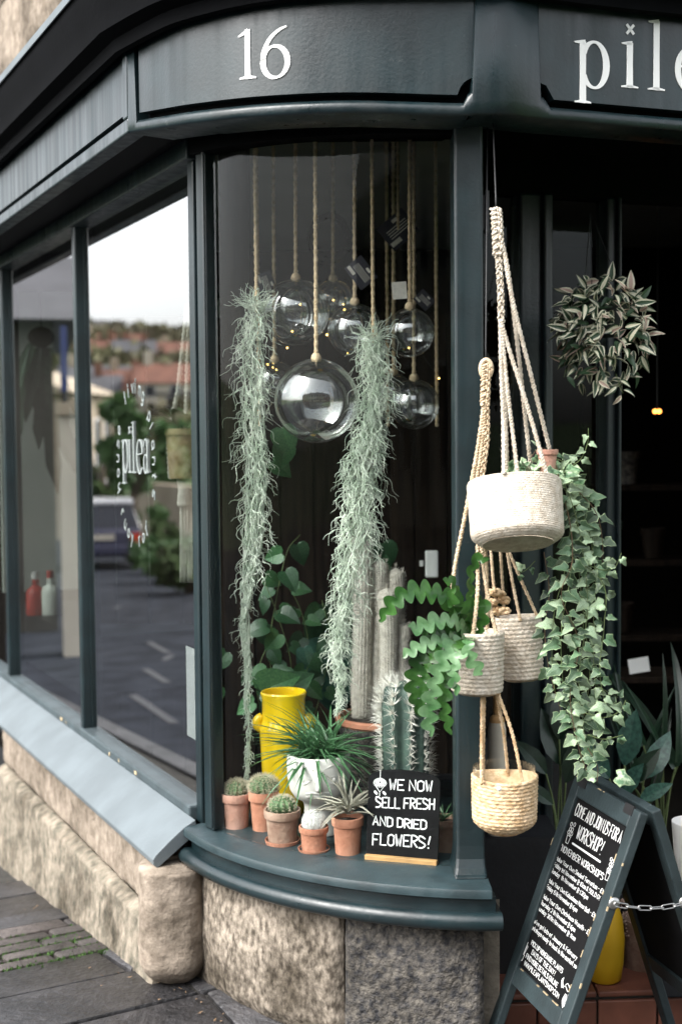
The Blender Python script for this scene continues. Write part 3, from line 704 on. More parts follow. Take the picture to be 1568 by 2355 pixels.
# ================================================================== lettering
FONT = {
 'A': '02 28 42|14 34', 'B': '02 08|~08 27 37 36 25 05|~05 35 44 43 32 02', 'C': '~47 38 18 06 04 12 32 43', 'D': '02 08|~08 28 47 45 43 22 02', 'E': '48 08 02 42|05 35', 'F': '48 08 02|05 35',
 'G': '~47 38 18 06 04 12 32 43|43 45 25', 'H': '02 08|42 48|05 45', 'I': '02 08', 'J': '~38 34 22 12 03', 'K': '02 08|48 05 42', 'L': '08 02 42', 'M': '02 08 25 48 42', 'N': '02 08 42 48', 'O': '~28 07 05 03 22 43 45 47 28',
 'P': '02 08|~08 28 47 46 25 05', 'R': '02 08|~08 28 47 46 25 05|15 42', 'S': '~47 28 08 06 25 44 43 22 02', 'T': '08 48|28 22', 'U': '~08 04 12 32 44 48', 'V': '08 22 48', 'W': '08 12 26 32 48', 'Y': '08 25 48|25 22',
 'a': '~35 26 05 03 12 33|36 32', 'b': '08 02|~05 26 35 33 12 02', 'c': '~35 26 05 03 12 33', 'd': '38 32|~35 16 05 03 12 33', 'e': '~04 34 35 26 05 03 12 33', 'f': '~38 27 15 12|06 26', 'g': '~35 16 05 03 12 33|~36 32 20 00', 'h': '08 02|~04 26 35 32',
 'i': '02 06|07 08', 'j': '~26 22 10 00', 'k': '08 02|36 04 32', 'l': '08 02', 'm': '02 06|~04 16 25 22|~24 36 45 42', 'n': '02 06|~04 16 35 32', 'o': '~16 05 03 12 33 35 16', 'p': '06 00|~05 16 35 33 12 03', 'r': '02 06|~04 16 26', 's': '~35 16 05 24 33 12 02', 't': '18 13 22|06 26',
 'u': '~06 03 12 33|36 32', 'v': '06 22 46', 'w': '06 12 24 32 46', 'x': '06 32|36 02', 'y': '06 23|36 00', '0': '~28 07 05 03 22 43 45 47 28', '1': '06 18 12', '2': '~07 28 47 45 02 42', '3': '~07 28 46 25 44 32 03', '5': '38 08 05 25 43 22 02', '6': '~38 06 03 22 43 25 04', '8': '~25 07 28 47 25 03 22 43 25',
 '!': '28 14|12 12.', '.': '02 02.', ',': '03 01', '-': '05 25', '@': '~35 15 04 23 34 45 37 08 05 01 21 42', '&': '~42 06 28 26 03 12 34', "'": '08 07', '£': '~48 28 16 12|02 42|05 35', '*': '07 25|27 05|18 14', '/': '02 48'}
def ribbon(mb, pts, wd, fmap, th=0.0006, ends=True):
    pts = [V((p[0], p[1], 0)) for p in pts]; n = len(pts)
    ws = wd if isinstance(wd, list) else [wd] * n
    if ends and n > 1:
        a = (pts[0] - pts[1]).normalized(); b = (pts[-1] - pts[-2]).normalized()
        pts = [pts[0] + a * ws[0] * .45] + pts + [pts[-1] + b * ws[-1] * .45]; ws = [ws[0] * .55] + ws + [ws[-1] * .55]; n += 2
    rows = []
    for i, p in enumerate(pts):
        t = pts[min(i + 1, n - 1)] - pts[max(i - 1, 0)]; t = t.normalized() if t.length > 1e-9 else V((1, 0, 0))
        q = V((-t.y, t.x, 0)) * ws[i] / 2
        rows.append([fmap(p.x - q.x, p.y - q.y, 0), fmap(p.x + q.x, p.y + q.y, 0), fmap(p.x + q.x, p.y + q.y, th), fmap(p.x - q.x, p.y - q.y, th)])
    mb.grid(rows, True, True, True)
def text_w(s, size, sx=1.0, sp=1.5):
    w_ = 0
    for c in s:
        g = FONT.get(c)
        if not g: w_ += 2.4; continue
        xs = [int(q[0]) for st in g.split('|') for q in st.replace('~', '').split()]; w_ += max(xs) + sp
    return w_ * size / 6 * sx
def write(mb, s, x, y, size, pen, fmap, sx=1.0, slope=0.0, jit=0.0, sp=1.5, th=0.0006):
    u = size / 6; x0 = x
    for c in s:
        g = FONT.get(c)
        if not g: x += 2.4 * u * sx; continue
        mx = 0; jy = rnd(-jit, jit) * size; tilt = rnd(-jit, jit) * 0.8
        for st in g.split('|'):
            sm = st.startswith('~'); pp = []
            for q in st.replace('~', '').split():
                px, py = int(q[0]), int(q[1]); mx = max(mx, px)
                if q.endswith('.'): px += .25
                X = x + px * u * sx + tilt * (py - 4) * u; pp.append((X, y + (py - 2) * u + jy + slope * (X - x0)))
            if sm: pp = [(q.x, q.y) for q in crom([V((a, b, 0)) for a, b in pp], 5)]
            ribbon(mb, pp, pen, fmap, th)
        x += (mx + sp) * u * sx
    return x
def ell(cx, cy, rx, ry, a0, a1, n=28): return [(cx + rx * math.cos(R(a0 + (a1 - a0) * i / n)), cy + ry * math.sin(R(a0 + (a1 - a0) * i / n))) for i in range(n + 1)]
def serif_glyph(mb, ch, fm, wt=1.0):
    def pen(pts, ws): ribbon(mb, pts, [q * wt for q in ws], fm, 0.002, False)
    def bowl(cx, cy, rx, ry, a0=0, a1=360, thick=.15, thin=.055, rot=0):
        p = ell(cx, cy, rx, ry, a0, a1); pen(p, [thin + (thick - thin) * abs(math.cos(R(a0 + (a1 - a0) * i / 28 + rot))) ** 1.4 for i in range(29)])
    def stem(x, y0, y1, w_=.15): pen([(x, y0), (x, y0 + .05), (x, (y0 + y1) / 2), (x, y1 - .05), (x, y1)], [w_ * 1.25, w_ * 1.03, w_ * .95, w_, w_])
    def foot(x, y, h=.21, o=1): pen([(x - h, y + .012 * o), (x - h * .6, y + .022 * o), (x, y + .03 * o), (x + h * .6, y + .022 * o), (x + h, y + .012 * o)], [.03, .045, .075, .045, .03])
    def flag(x, y, w_=.15): pen([(x - .2, y - .055), (x - .1, y - .05), (x + w_ * .4, y - .035)], [.03, .06, .09])
    if ch == '1': stem(.28, 0, .99, .13); foot(.28, 0, .2); pen([(.06, .86), (.16, .90), (.30, .96)], [.03, .06, .11])
    if ch == '6': bowl(.34, .31, .27, .315, 0, 360, .125, .05, -12); pen([(q.x, q.y) for q in crom([V(p + (0,)) for p in ((.075, .30), (.095, .52), (.22, .76), (.42, .93), (.60, 1.0))], 6)], [.125 - .085 * i / 24 for i in range(25)])
    if ch == 'p': stem(.22, -.34, .97); foot(.22, -.34, .2); flag(.22, 1.0); bowl(.50, .49, .30, .49, -150, 150, .16, .055)
    if ch == 'i':
        stem(.2, 0, .97); foot(.2, 0); flag(.2, 1.0)
        pen([(.12, 1.16), (.30, 1.36)], [.06, .06]); pen([(.12, 1.36), (.30, 1.16)], [.06, .06])
    if ch == 'l': stem(.2, 0, 1.5); foot(.2, 0); flag(.2, 1.53)
    if ch == 'e': bowl(.45, .48, .34, .49, 12, 318, .15, .05); pen([(.10, .54), (.45, .56), (.80, .58)], [.05, .045, .045])
    if ch == 'a':
        pen([(q.x, q.y) for q in crom([V(p + (0,)) for p in ((.10, .78), (.24, .97), (.42, .95), (.50, .74), (.50, .2), (.56, .04), (.68, .06))], 5)], [.06] * 6 + [.07] * 6 + [.13] * 13 + [.06] * 6)
        bowl(.30, .28, .21, .27, 20, 340, .13, .045)
def serif_on(name, chars, fm, m_, parent):
    for ch, x, sc, y in chars:
        mb = MB(); serif_glyph(mb, ch, lambda a, b, o: fm(x + a * sc, y + b * sc, o)); mb.build(name, m_, parent)
# number 16 on the curved fascia
def solve_h(s, v):
    return min((i * 0.001 for i in range(300)), key=lambda h: abs(proj(fpt(s, h, 0))[1] - v))
s16 = s_at(546); h16 = solve_h(s16, 184); sc = 0.112
serif_on('numeral', [('1', s16, sc, h16)], lambda a, b, o: fpt(a, b, 0.0005 + o), 'sign_white', panel1)
serif_on('numeral', [('6', s_at(600), sc, solve_h(s_at(600), 181))], lambda a, b, o: fpt(a, b, 0.0005 + o), 'sign_white', panel1)
sc = 0.106
serif_on('letter', [(c, s_at(u), sc, solve_h(s_at(u), v)) for c, u, v in (('p', 1318, 198), ('i', 1427, 200), ('l', 1488, 206), ('e', 1546, 208), ('a', 1630, 212))], lambda a, b, o: fpt(a, b, 0.0005 + o), 'sign_white', panel2)
# window lettering: name in a ring of small letters on the side pane
def wm(a, b, o): return fac(0.70 - a, -0.009 + o * 2, 1.49 + b)
def t_of(u): return min((i * 0.002 for i in range(700)), key=lambda t: abs(proj(fac(t, -0.01, 1.4))[0] - u))
t0, t1 = t_of(278), t_of(353); cx_ = 0.70 - (t0 + t1) / 2; wid = t0 - t1
scl = wid / 4.1
zc = proj(fac((t0 + t1) / 2, 0, 1.5)); zb = 1.5 - (1088 - zc[1]) / (zc[1] - proj(fac((t0 + t1) / 2, 0, 1.6))[1]) * 0.1
x = cx_ - wid * .40
for c, adv in (('p', .86), ('i', .5), ('l', .5), ('e', .86), ('a', .7)):
    mb = MB(); serif_glyph(mb, c, lambda a, b, o: wm(x + a * scl, zb - 1.49 + b * scl * 1.3, o), 0.66); mb.build('window_letter', 'vinyl', side_pane); x += adv * scl
ring_txt = 'living plants  for your house  '
rr = 0.238; zr = zb + 0.030
for i, c in enumerate(ring_txt):
    if c == ' ': continue
    a = R(118 - i * 360 / len(ring_txt)); up_ = V((math.cos(a), math.sin(a))); rt_ = V((math.sin(a), -math.cos(a))); fl_ = -1 if math.sin(a) < -0.35 else 1
    up2, rt2 = up_ * fl_, rt_ * fl_
    mb = MB(); s_ = 0.050
    write(mb, c, -s_ * 0.25, -s_ * 0.4, s_ * .85, 0.0042, lambda X, Y, o: wm(cx_ + (up_.x * rr + rt2.x * X + up2.x * Y) * 0.78, zr - 1.49 + (up_.y * rr + rt2.y * X + up2.y * Y), o))
    mb.build('window_letter', 'vinyl', side_pane)

# ================================================================== prototypes for leaves
def leaf_mesh(name, half, mats, fold=0.25, droop=0.25, inner=0.0, wavy=0.0):
    """leaf along +x, length 1; half: outline (x, y) from base to tip; inner > 0 adds a margin of a second material"""
    mb = MB(); n = len(half)
    def zz(x_, y_): return fold * abs(y_) - droop * x_ * x_ + wavy * math.sin(9 * x_) * y_
    mid = [V((max(0, h[0]), 0, zz(max(0, h[0]), 0))) for h in half]
    for sg in (1, -1):
        out = [V((a, sg * b, zz(a, b))) for a, b in half]
        if inner:
            inn = [m_.lerp(o_, inner) for m_, o_ in zip(mid, out)]
            mb.mi = 0; mb.grid([mid, inn] if sg > 0 else [inn, mid]); mb.mi = 1; mb.grid([inn, out] if sg > 0 else [out, inn])
        else: mb.mi = 0; mb.grid([mid, out] if sg > 0 else [out, mid])
    return mb.mesh(name, mats, True)
IVY = [(0, 0.02), (-0.10, 0.12), (-0.15, 0.27), (-0.04, 0.36), (0.08, 0.40), (0.24, 0.49), (0.34, 0.34), (0.46, 0.26), (0.64, 0.22), (0.82, 0.12), (1.0, 0.0)]
HEART = [(0, 0.02), (-0.10, 0.14), (-0.06, 0.34), (0.12, 0.44), (0.34, 0.44), (0.58, 0.33), (0.80, 0.16), (1.0, 0.0)]
LANCE = [(0, 0.03), (0.15, 0.16), (0.35, 0.21), (0.6, 0.17), (0.82, 0.09), (1.0, 0.0)]
STRAP = [(0, 0.045), (0.1, 0.055), (0.35, 0.06), (0.6, 0.05), (0.85, 0.028), (1.0, 0.0)]
BLADE = [(0, 0.03), (0.2, 0.034), (0.5, 0.030), (0.8, 0.018), (1.0, 0.0)]
ivy_m = [leaf_mesh('ivy_leaf', IVY, ['ivy_leaf', 'ivy_edge'], f_, d_, 0.88, w_) for f_, d_, w_ in ((0.45, 0.3, .1), (0.1, 0.6, .25), (-0.3, 0.2, .15), (.6, .8, .2))] + [leaf_mesh('ivy_leaf', IVY, ['ivy_pale', 'ivy_edge'], f_, d_, 0.82, w_) for f_, d_, w_ in ((0.4, 0.2, .2), (-0.2, 0.4, .1), (0.3, 0.8, .25))]
heart_d = [leaf_mesh('heart_leaf', HEART, ['leaf_dark'], f_, d_) for f_, d_ in ((0.3, 0.3), (0.1, 0.5))]
heart_m = [leaf_mesh('heart_leaf', HEART, ['leaf_mid'], f_, d_) for f_, d_ in ((0.3, 0.3), (0.15, 0.5))]
heart_t = [leaf_mesh('heart_leaf', HEART, ['leaf_teal'], 0.2, 0.2)]
trad_m = [leaf_mesh('striped_leaf', LANCE, [a, b], f_, d_, 0.5) for a, b in (('trad_green', 'trad_cream'), ('trad_cream', 'trad_green'), ('trad_green', 'trad_pink'), ('trad_pink', 'trad_cream'), ('trad_green', 'trad_green')) for f_, d_ in ((0.5, 0.25), (0.3, 0.5))]
blade_m = [leaf_mesh('blade', BLADE, ['grass_blade'], 0.8, d_) for d_ in (0.3, 0.6, 0.9, 1.2)]
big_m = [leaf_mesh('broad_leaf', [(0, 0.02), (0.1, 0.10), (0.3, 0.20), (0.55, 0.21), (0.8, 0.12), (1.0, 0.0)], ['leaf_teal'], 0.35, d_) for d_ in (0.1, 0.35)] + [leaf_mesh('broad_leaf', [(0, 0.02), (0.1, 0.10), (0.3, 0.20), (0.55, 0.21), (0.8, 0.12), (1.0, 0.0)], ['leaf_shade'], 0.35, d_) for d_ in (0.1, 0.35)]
LEAVES = {}; REST = {}
def put_leaf(name, me, parent, p, dirv, nrm, size):
    """a leaf as an object of its own; past 295 on one plant the rest are gathered into one part"""
    fm = frame(V(p), dirv, nrm) @ Matrix.Scale(size, 4)
    LEAVES[parent.name] = LEAVES.get(parent.name, 0) + 1
    if LEAVES[parent.name] <= 295: return inst(name, me, parent, fm)
    mb, mats = REST.setdefault(parent.name, (MB(), []))
    k = len(mb.v); mb.v += [fm @ v.co for v in me.vertices]
    for q in me.polygons:
        mn = me.materials[q.material_index].name
        if mn not in mats: mats.append(mn)
        mb.mi = mats.index(mn); mb.face(*[k + i for i in q.vertices])
def build_rest(parent, name):
    if parent.name in REST: mb, mats = REST[parent.name]; tag(mb.build(name, mats, parent, True), kind='stuff')
def spike(mb, a, b, r):
    a, b = V(a), V(b); d = (b - a).normalized(); x = d.orthogonal().normalized(); y = d.cross(x)
    k = len(mb.v); mb.v += [a + x * r, a - x * r * .5 + y * r * .87, a - x * r * .5 - y * r * .87, b]
    mb.face(k, k + 1, k + 3); mb.face(k + 1, k + 2, k + 3); mb.face(k + 2, k, k + 3)
def rdir(): 
    z = rnd(-1, 1); a = rnd(0, 6.283); q = math.sqrt(1 - z * z); return V((q * math.cos(a), q * math.sin(a), z))
def clay_pot(root, c, rt_, h, m_, rb=None, rim=0.22, lip=0.09):
    rb = rb or rt_ * 0.72
    mb = MB(); rr = rt_; rm = lerp(rb, rt_ * (1 - lip), 1 - rim)
    mb.lathe([(0.001, 0), (rb, 0), (rb * 1.01, 0.002), (rm, h * (1 - rim)), (rr * .985, h * (1 - rim)), (rr, h * (1 - rim) + .003), (rr * 1.01, h - .004), (rr * .99, h), (rr * .90, h), (rr * .87, h - .012), (rb * .9, h * .5)], c, 40)
    mb.build('pot', m_, root, True, 35)
    mb = MB(); mb.lathe([(rr * .89, h - .014), (rr * .5, h - .009), (0.001, h - .007)], c, 20); mb.build('soil', 'soil', root, True)
def cactus_ball(root, c, r, h, m_, ribs=12, name='cactus_body'):
    mb = MB(); rows = []
    for i in range(15):
        a = math.pi * (0.04 + 0.92 * i / 14); rows.append([V(c) + V((math.cos(2 * math.pi * j / 72) * r * math.sin(a) * (1 + .07 * math.cos(ribs * 2 * math.pi * j / 72)), math.sin(2 * math.pi * j / 72) * r * math.sin(a) * (1 + .07 * math.cos(ribs * 2 * math.pi * j / 72)), -h * math.cos(a) + h * .8)) for j in range(72)])
    mb.grid(rows, True, True, True); return mb.build(name, m_, root, True)
def ball_spines(root, c, r, h, ribs, rows_, ln, rad, m_, per=5, fuzz=0):
    mb = MB()
    for i in range(rows_):
        a = math.pi * (0.22 + 0.76 * i / rows_)
        for j in range(ribs):
            th = 2 * math.pi * j / ribs; n_ = V((math.cos(th) * math.sin(a), math.sin(th) * math.sin(a), -math.cos(a)))
            p = V(c) + V((n_.x * r * 1.06, n_.y * r * 1.06, n_.z * h + h * .8))
            for k in range(per): d = (n_ + rdir() * 0.85).normalized(); spike(mb, p, p + d * ln * rnd(.6, 1.1), rad)
    for k in range(fuzz):
        d = rdir(); 
        if d.z < -.5: continue
        p = V(c) + V((d.x * r, d.y * r, d.z * h + h * .8)); spike(mb, p, p + (d + rdir() * .5).normalized() * ln * rnd(.6, 1.2), rad)
    tag(mb.build('spines', m_, root), kind='stuff')
BED = 0.567
def gnd(u, v, y): p = at(u, v, y); return V((p.x, p.y, BED))

# ================================================================== things in the bay window
# small potted cacti along the sill
c = gnd(544, 1900, 3.47); t = thing('potted_cactus', 'pale pink clay pot with woolly cream cactus, leftmost on the sill', 'cactus', c, 'small potted cacti along the window sill')
clay_pot(t, c, 0.043, 0.098, 'terracotta_pale'); cactus_ball(t, c + V((0.002, 0, 0.085)), 0.030, 0.026, 'cactus_green'); ball_spines(t, c + V((0.002, 0, 0.085)), 0.030, 0.026, 14, 8, 0.010, 0.0007, 'spine_pale', 5, 900)
c = gnd(607, 1900, 3.44); t = thing('potted_cactus', 'tall terracotta pot with cream spined round cactus, behind the squat brown pot', 'cactus', c, 'small potted cacti along the window sill')
clay_pot(t, c, 0.041, 0.110, 'terracotta'); cactus_ball(t, c + V((0, 0, 0.100)), 0.036, 0.027, 'cactus_green'); ball_spines(t, c + V((0, 0, 0.100)), 0.036, 0.027, 16, 8, 0.014, 0.0006, 'spine_pale', 6, 700)
c = gnd(650, 1940, 3.325); t = thing('potted_cactus', 'squat weathered brown clay pot with green spiny cactus, in front of the white face planter', 'cactus', c, 'small potted cacti along the window sill')
clay_pot(t, c, 0.0475, 0.092, 'terracotta_old', 0.036); cactus_ball(t, c + V((0, 0, 0.082)), 0.032, 0.024, 'cactus_green', 13); ball_spines(t, c + V((0, 0, 0.082)), 0.032, 0.024, 13, 7, 0.011, 0.0007, 'spine_pale', 6, 120)
mb = MB(); mb.lathe([(0.03, 0), (0.043, 0.001), (0.046, 0.014), (0.044, 0.014), (0.041, 0.004), (0.01, .004)], c - V((0, 0, .0)), 30); mb.build('saucer', 'terracotta', t, True, 40)
c = gnd(722, 1955, 3.262); t = thing('potted_cactus', 'smallest terracotta pot with a snow white fluffy round cactus', 'cactus', c, 'small potted cacti along the window sill')
clay_pot(t, c, 0.0375, 0.066, 'terracotta', 0.030); cactus_ball(t, c + V((0, 0, 0.056)), 0.024, 0.024, 'white_fluff', 8); ball_spines(t, c + V((0, 0, 0.056)), 0.024, 0.024, 14, 9, 0.010, 0.0006, 'white_fluff', 6, 1500)
mb = MB(); mb.lathe([(0.026, 0), (0.038, 0.001), (0.041, 0.010), (0.039, 0.010), (0.036, 0.004), (0.01, .004)], c, 30); mb.build('saucer', 'terracotta', t, True, 40)
c = gnd(800, 1965, 3.235); t = thing('potted_succulent', 'terracotta pot with a silvery spidery rosette plant beside the small chalkboard', 'succulent', c)
clay_pot(t, c, 0.0405, 0.098, 'terracotta', 0.031); till = [leaf_mesh('curly_leaf', STRAP, ['till_leaf'], 0.9, d_) for d_ in (-0.1, 0.25, 0.7)]
for i in range(46):
    a = rnd(0, 6.283); e = rnd(0.15, 1.45); d = V((math.cos(a) * math.cos(e), math.sin(a) * math.cos(e), math.sin(e)))
    put_leaf('leaf', random.choice(till), t, c + V((0, 0, 0.095 + rnd(0, .03))) + d * .006, d, V((0, 0, 1)) if e < 1.2 else V((1, 0, 0)), rnd(0.05, 0.105))
c = gnd(1019, 1960, 3.26); t = thing('potted_succulent', 'dull brown clay pot half hidden between the chalkboard and the bay post', 'succulent', c)
clay_pot(t, c, 0.040, 0.085, 'terracotta_old', 0.032)
for i in range(26):
    a = rnd(0, 6.283); e = rnd(0.5, 1.5); d = V((math.cos(a) * math.cos(e), math.sin(a) * math.cos(e), math.sin(e)))
    put_leaf('leaf', random.choice(blade_m), t, c + V((0, 0, 0.075)), d, V((0, 0, 1)), rnd(0.03, 0.07))
# small white cup at the far left of the sill
c = gnd(512, 1885, 3.50); t = thing('white_dish', 'small white dish tucked behind the leftmost cactus pot', 'dish', c)
mb = MB(); mb.lathe([(0.001, 0), (0.016, 0), (0.022, 0.018), (0.0205, 0.018), (0.015, 0.003), (0.001, 0.003)], c, 24); mb.build('bowl', 'white_glaze', t, True, 40)
# yellow churn vase
c = gnd(655, 1860, 3.615); t = thing('yellow_vase', 'tall glossy yellow churn shaped vase with two lug handles', 'vase', c)
mb = MB(); mb.lathe([(0.001, 0), (0.052, 0), (0.056, .006), (0.061, .08), (0.067, .20), (0.0685, .235), (0.066, .252), (0.0615, .262), (0.0605, .27), (0.0605, .325), (0.064, .334), (0.065, .340), (0.062, .344), (0.058, .342), (0.056, .33), (0.056, .26), (0.05, .03), (0.001, .02)], c, 48); mb.build('body', 'yellow_glaze', t, True, 40)
for sg in (-1, 1):
    mb = MB(); rows = []
    for i in range(9):
        a = i / 8; p = c + V((sg * (0.060 + 0.016 * math.sin(math.pi * a)), 0.0, 0.235 + 0.04 * a)); rows.append(p)
    mb.tube(rows, [0.011 + .004 * math.sin(math.pi * i / 8) for i in range(9)], 10); mb.build('lug_handle', 'yellow_glaze', t, True)
# white face planter with grassy plant
c = gnd(735, 1925, 3.43); t = thing('face_planter', 'white ceramic planter shaped as a stylised face on a narrow neck', 'planter', c)
mb = MB(); mb.lathe([(0.001, 0), (0.050, 0), (0.050, .01), (0.040, .03), (0.040, .075), (0.046, .088), (0.066, .098), (0.078, .118), (0.084, .150), (0.086, .185), (0.084, .208), (0.080, .214), (0.076, .208), (0.07, .15), (0.001, .13)], c, 48); head = mb.build('head', 'white_glaze', t, True, 50)
def on_head(a, z): 
    r_ = 0.083 if z > .14 else lerp(0.066, 0.083, (z - .098) / .042); return c + V((math.sin(R(a)) * r_, -math.cos(R(a)) * r_, z))
for sg in (-1, 1):
    mb = MB(); mb.tube(crom([on_head(a, z) for a, z in ((sg * 8, .186), (sg * 25, .196), (sg * 48, .186))], 5), 0.0035, 6); mb.build('brow', 'white_glaze', t, True)
    mb = MB(); mb.tube(crom([on_head(a, z) for a, z in ((sg * 12, .160), (sg * 28, .169), (sg * 46, .160), (sg * 28, .148), (sg * 12, .160))], 6), 0.0028, 6); mb.sphere(on_head(sg * 28, .159), .007, 10, 8, (1, .5, 1)); mb.build('eye', 'white_glaze', t, True)
mb = MB(); mb.tube(crom([on_head(a, z) + V((0, -q, 0)) for a, z, q in ((0, .188, 0), (0, .165, .004), (0, .142, .012), (0, .134, .003))], 5), lambda k: .004 + .004 * k, 8); mb.build('nose', 'white_glaze', t, True)
for dz in (0, .010):
    mb = MB(); mb.tube(crom([on_head(a, .112 + dz + z) for a, z in ((-26, .0), (-12, .004), (0, 0.001), (12, .004), (26, .0))], 5), 0.0042, 6); mb.build('lip', 'white_glaze', t, True)
t2 = thing('spider_grass', 'green arching grassy plant growing out of the white face planter', 'plant', c + V((0, 0, .2)))
for i in range(170):
    a = rnd(0, 6.283); e = rnd(0.05, 1.35); d = V((math.cos(a) * math.cos(e), math.sin(a) * math.cos(e) - .05, math.sin(e))).normalized()
    put_leaf('blade', random.choice(blade_m), t2, c + V((rnd(-.035, .035), rnd(-.035, .035), 0.205)), d, V((0, 0, 1)) if e < 1.2 else V((1, 0, 0)), rnd(0.09, 0.165))
# woolly column cacti in a big pot
c = gnd(880, 1850, 3.76); t = thing('column_cactus', 'cluster of tall woolly grey column cacti in a large dark pot with terracotta rim', 'cactus', c)
mb = MB(); mb.lathe([(0.001, 0), (0.095, 0), (0.118, .10), (0.125, .205), (0.131, .206), (0.131, .222), (.122, .222), (0.118, .2)], c, 48); mb.build('pot', 'stone_grey', t, True, 40)
mb = MB(); mb.lathe([(0.131, .2225), (0.136, .228), (0.136, .240), (0.131, .244), (0.124, .244), (0.121, .225)], c, 48); mb.build('rim', 'terracotta', t, True, 40)
mb = MB(); mb.lathe([(0.123, .230), (0.06, .236), (0.001, .238)], c, 24); mb.build('soil', 'soil', t, True)
zt = c.z + .236
for (u, vt, wd, dy) in ((834, 1231, 46, .0), (871, 1287, 34, .01), (909, 1306, 36, .015), (891, 1352, 40, -.06), (926, 1432, 31, -.045)):
    p = at(u, 1640, c.y + dy); top = at(u + (0 if u != 834 else -4), vt, c.y + dy); r_ = wd / 2 / FPX * (c.y + dy); b0 = V((p.x, c.y + dy, zt)); hgt = top.z - zt; rows = []; ribs = 18; mb = MB(); hair = MB()
    for i in range(40):
        k = i / 39; cc = b0.lerp(V((top.x, c.y + dy, top.z)), k); cc.x += .004 * math.sin(k * 5 + u); e = (top.z - cc.z)
        q = r_ * (1 - .12 * math.sin(k * 7 + u) * .4) * (math.sqrt(max(0, 1 - (1 - min(1, e / r_)) ** 2)) if e < r_ else 1) * (0.86 + .14 * min(1, k * 6)); q = max(q, .0008)
        rows.append([cc + V((math.cos(2 * math.pi * j / 72), math.sin(2 * math.pi * j / 72), 0)) * q * (1 + .05 * math.cos(ribs * 2 * math.pi * j / 72)) for j in range(72)])
        for j in range(ribs * 4):
            a = 2 * math.pi * (j + rnd(0, 1)) / (ribs * 4); n_ = V((math.cos(a), math.sin(a), rnd(-.5, .8) + (1.2 if e < r_ else 0)))
            o = cc + V((math.cos(a), math.sin(a), 0)) * q; o.z += rnd(0, hgt / 39); spike(hair, o, o + n_.normalized() * rnd(.004, .010), .0005)
    mb.grid(rows, True, True, True); col_ = mb.build('column', 'cactus_wool', t, True); tag(hair.build('wool', 'wool_hair', col_), kind='stuff')
# blue green cactus with long spines
c = gnd(932, 1870, 3.50); t = thing('spiny_cactus', 'blue green ribbed cactus with long pale spines behind the small chalkboard', 'cactus', c)
clay_pot(t, c, 0.055, 0.08, 'stone_grey'); p0_ = c + V((0, 0, .07)); top = at(928, 1565, 3.50); mb = MB(); rows = []; ribs = 9; hgt = top.z - p0_.z; sp = MB()
for i in range(30):
    k = i / 29; e = hgt * (1 - k); q = 0.060 * (math.sqrt(max(0.0005, 1 - (1 - min(1, e / .05)) ** 2)) if e < .05 else 1) * (0.92 + .08 * k)
    rows.append([p0_ + V((math.cos(2 * math.pi * j / 90), math.sin(2 * math.pi * j / 90), 0)) * q * (1 + .13 * math.cos(ribs * 2 * math.pi * j / 90)) + V((0, 0, hgt * k)) for j in range(90)])
    if i % 2 == 0:
        for j in range(ribs):
            a = 2 * math.pi * j / ribs; n_ = V((math.cos(a), math.sin(a), .35 if e > .06 else 1.3)).normalized(); o = p0_ + V((math.cos(a), math.sin(a), 0)) * q * 1.12 + V((0, 0, hgt * k))
            for m_ in range(12 if e > .09 else 28): d = (n_ + rdir() * .75).normalized(); spike(sp, o, o + d * rnd(.018, .036) * (1 if e > .1 else 1.4), .0012)
mb.grid(rows, True, True, True); mb.build('cactus_body', 'cactus_blue', t, True); tag(sp.build('spines', 'spine', t), kind='stuff')
# small chalkboard
bl, br = atz(837, 1982, BED), atz(1003, 1997, BED); c = (bl + br) / 2; X = (br - bl); X.z = 0; W = X.length; X.normalize(); Yb = V((-X.y, X.x, 0)); lean = V((0, 0, 1)) * .985 + Yb * .17
t = thing('small_chalkboard', 'small arched chalkboard lettered WE NOW SELL FRESH AND DRIED FLOWERS!', 'chalkboard', c)
c0 = bl + Yb * .012
def cb(a, b, o): return c0 + X * a + lean * b - Yb * (o + .0001)
H = .226; out = [(0, .012), (W, .012), (W, H * .90)] + [(W / 2 + W / 2 * math.cos(R(a)), H * .90 + H * .10 * math.sin(R(a))) for a in range(10, 171, 10)] + [(0, H * .90)]
mb = MB(); k = len(out); fr_ = [cb(a, b, 0) for a, b in out]; bk = [cb(a, b, -.006) for a, b in out]
mb.poly(fr_); mb.poly(bk[::-1]); mb.grid([fr_, bk], True); mb.build('board', 'chalkboard', t)
mb = MB(); mb.box(c0 + X * W / 2 + V((0, 0, .008)) + Yb * .002, X * (W / 2), Yb * .012, V((0, 0, .0085))); bevel(mb.build('foot', 'pine', t), .002)
for txt, x0, y0, sz, sl in (('WE NOW', .055, .176, .025, .03), ('SELL FRESH', .022, .131, .0245, .04), ('AND DRIED', .016, .088, .0215, -.01), ('FLOWERS!', .017, .040, .027, .02)):
    mb = MB(); tw = text_w(txt, sz); tgt = {'WE NOW': .113, 'SELL FRESH': .152, 'AND DRIED': .140, 'FLOWERS!': .150}[txt]
    write(mb, txt, x0, y0, sz, .0034, cb, tgt / tw, sl, .03); mb.build('lettering', 'sign_white', t)
mb = MB(); cx2, cy2 = .030, .185
ribbon(mb, [(cx2, cy2 + .038), (cx2, cy2 + .012)], .0014, cb)
ribbon(mb, [(cx2 - .012, cy2), (cx2, cy2 - .016), (cx2 + .012, cy2), (cx2 - .012, cy2)], .0018, cb); ribbon(mb, [(cx2, cy2 - .016), (cx2, cy2 - .026)], .0014, cb)
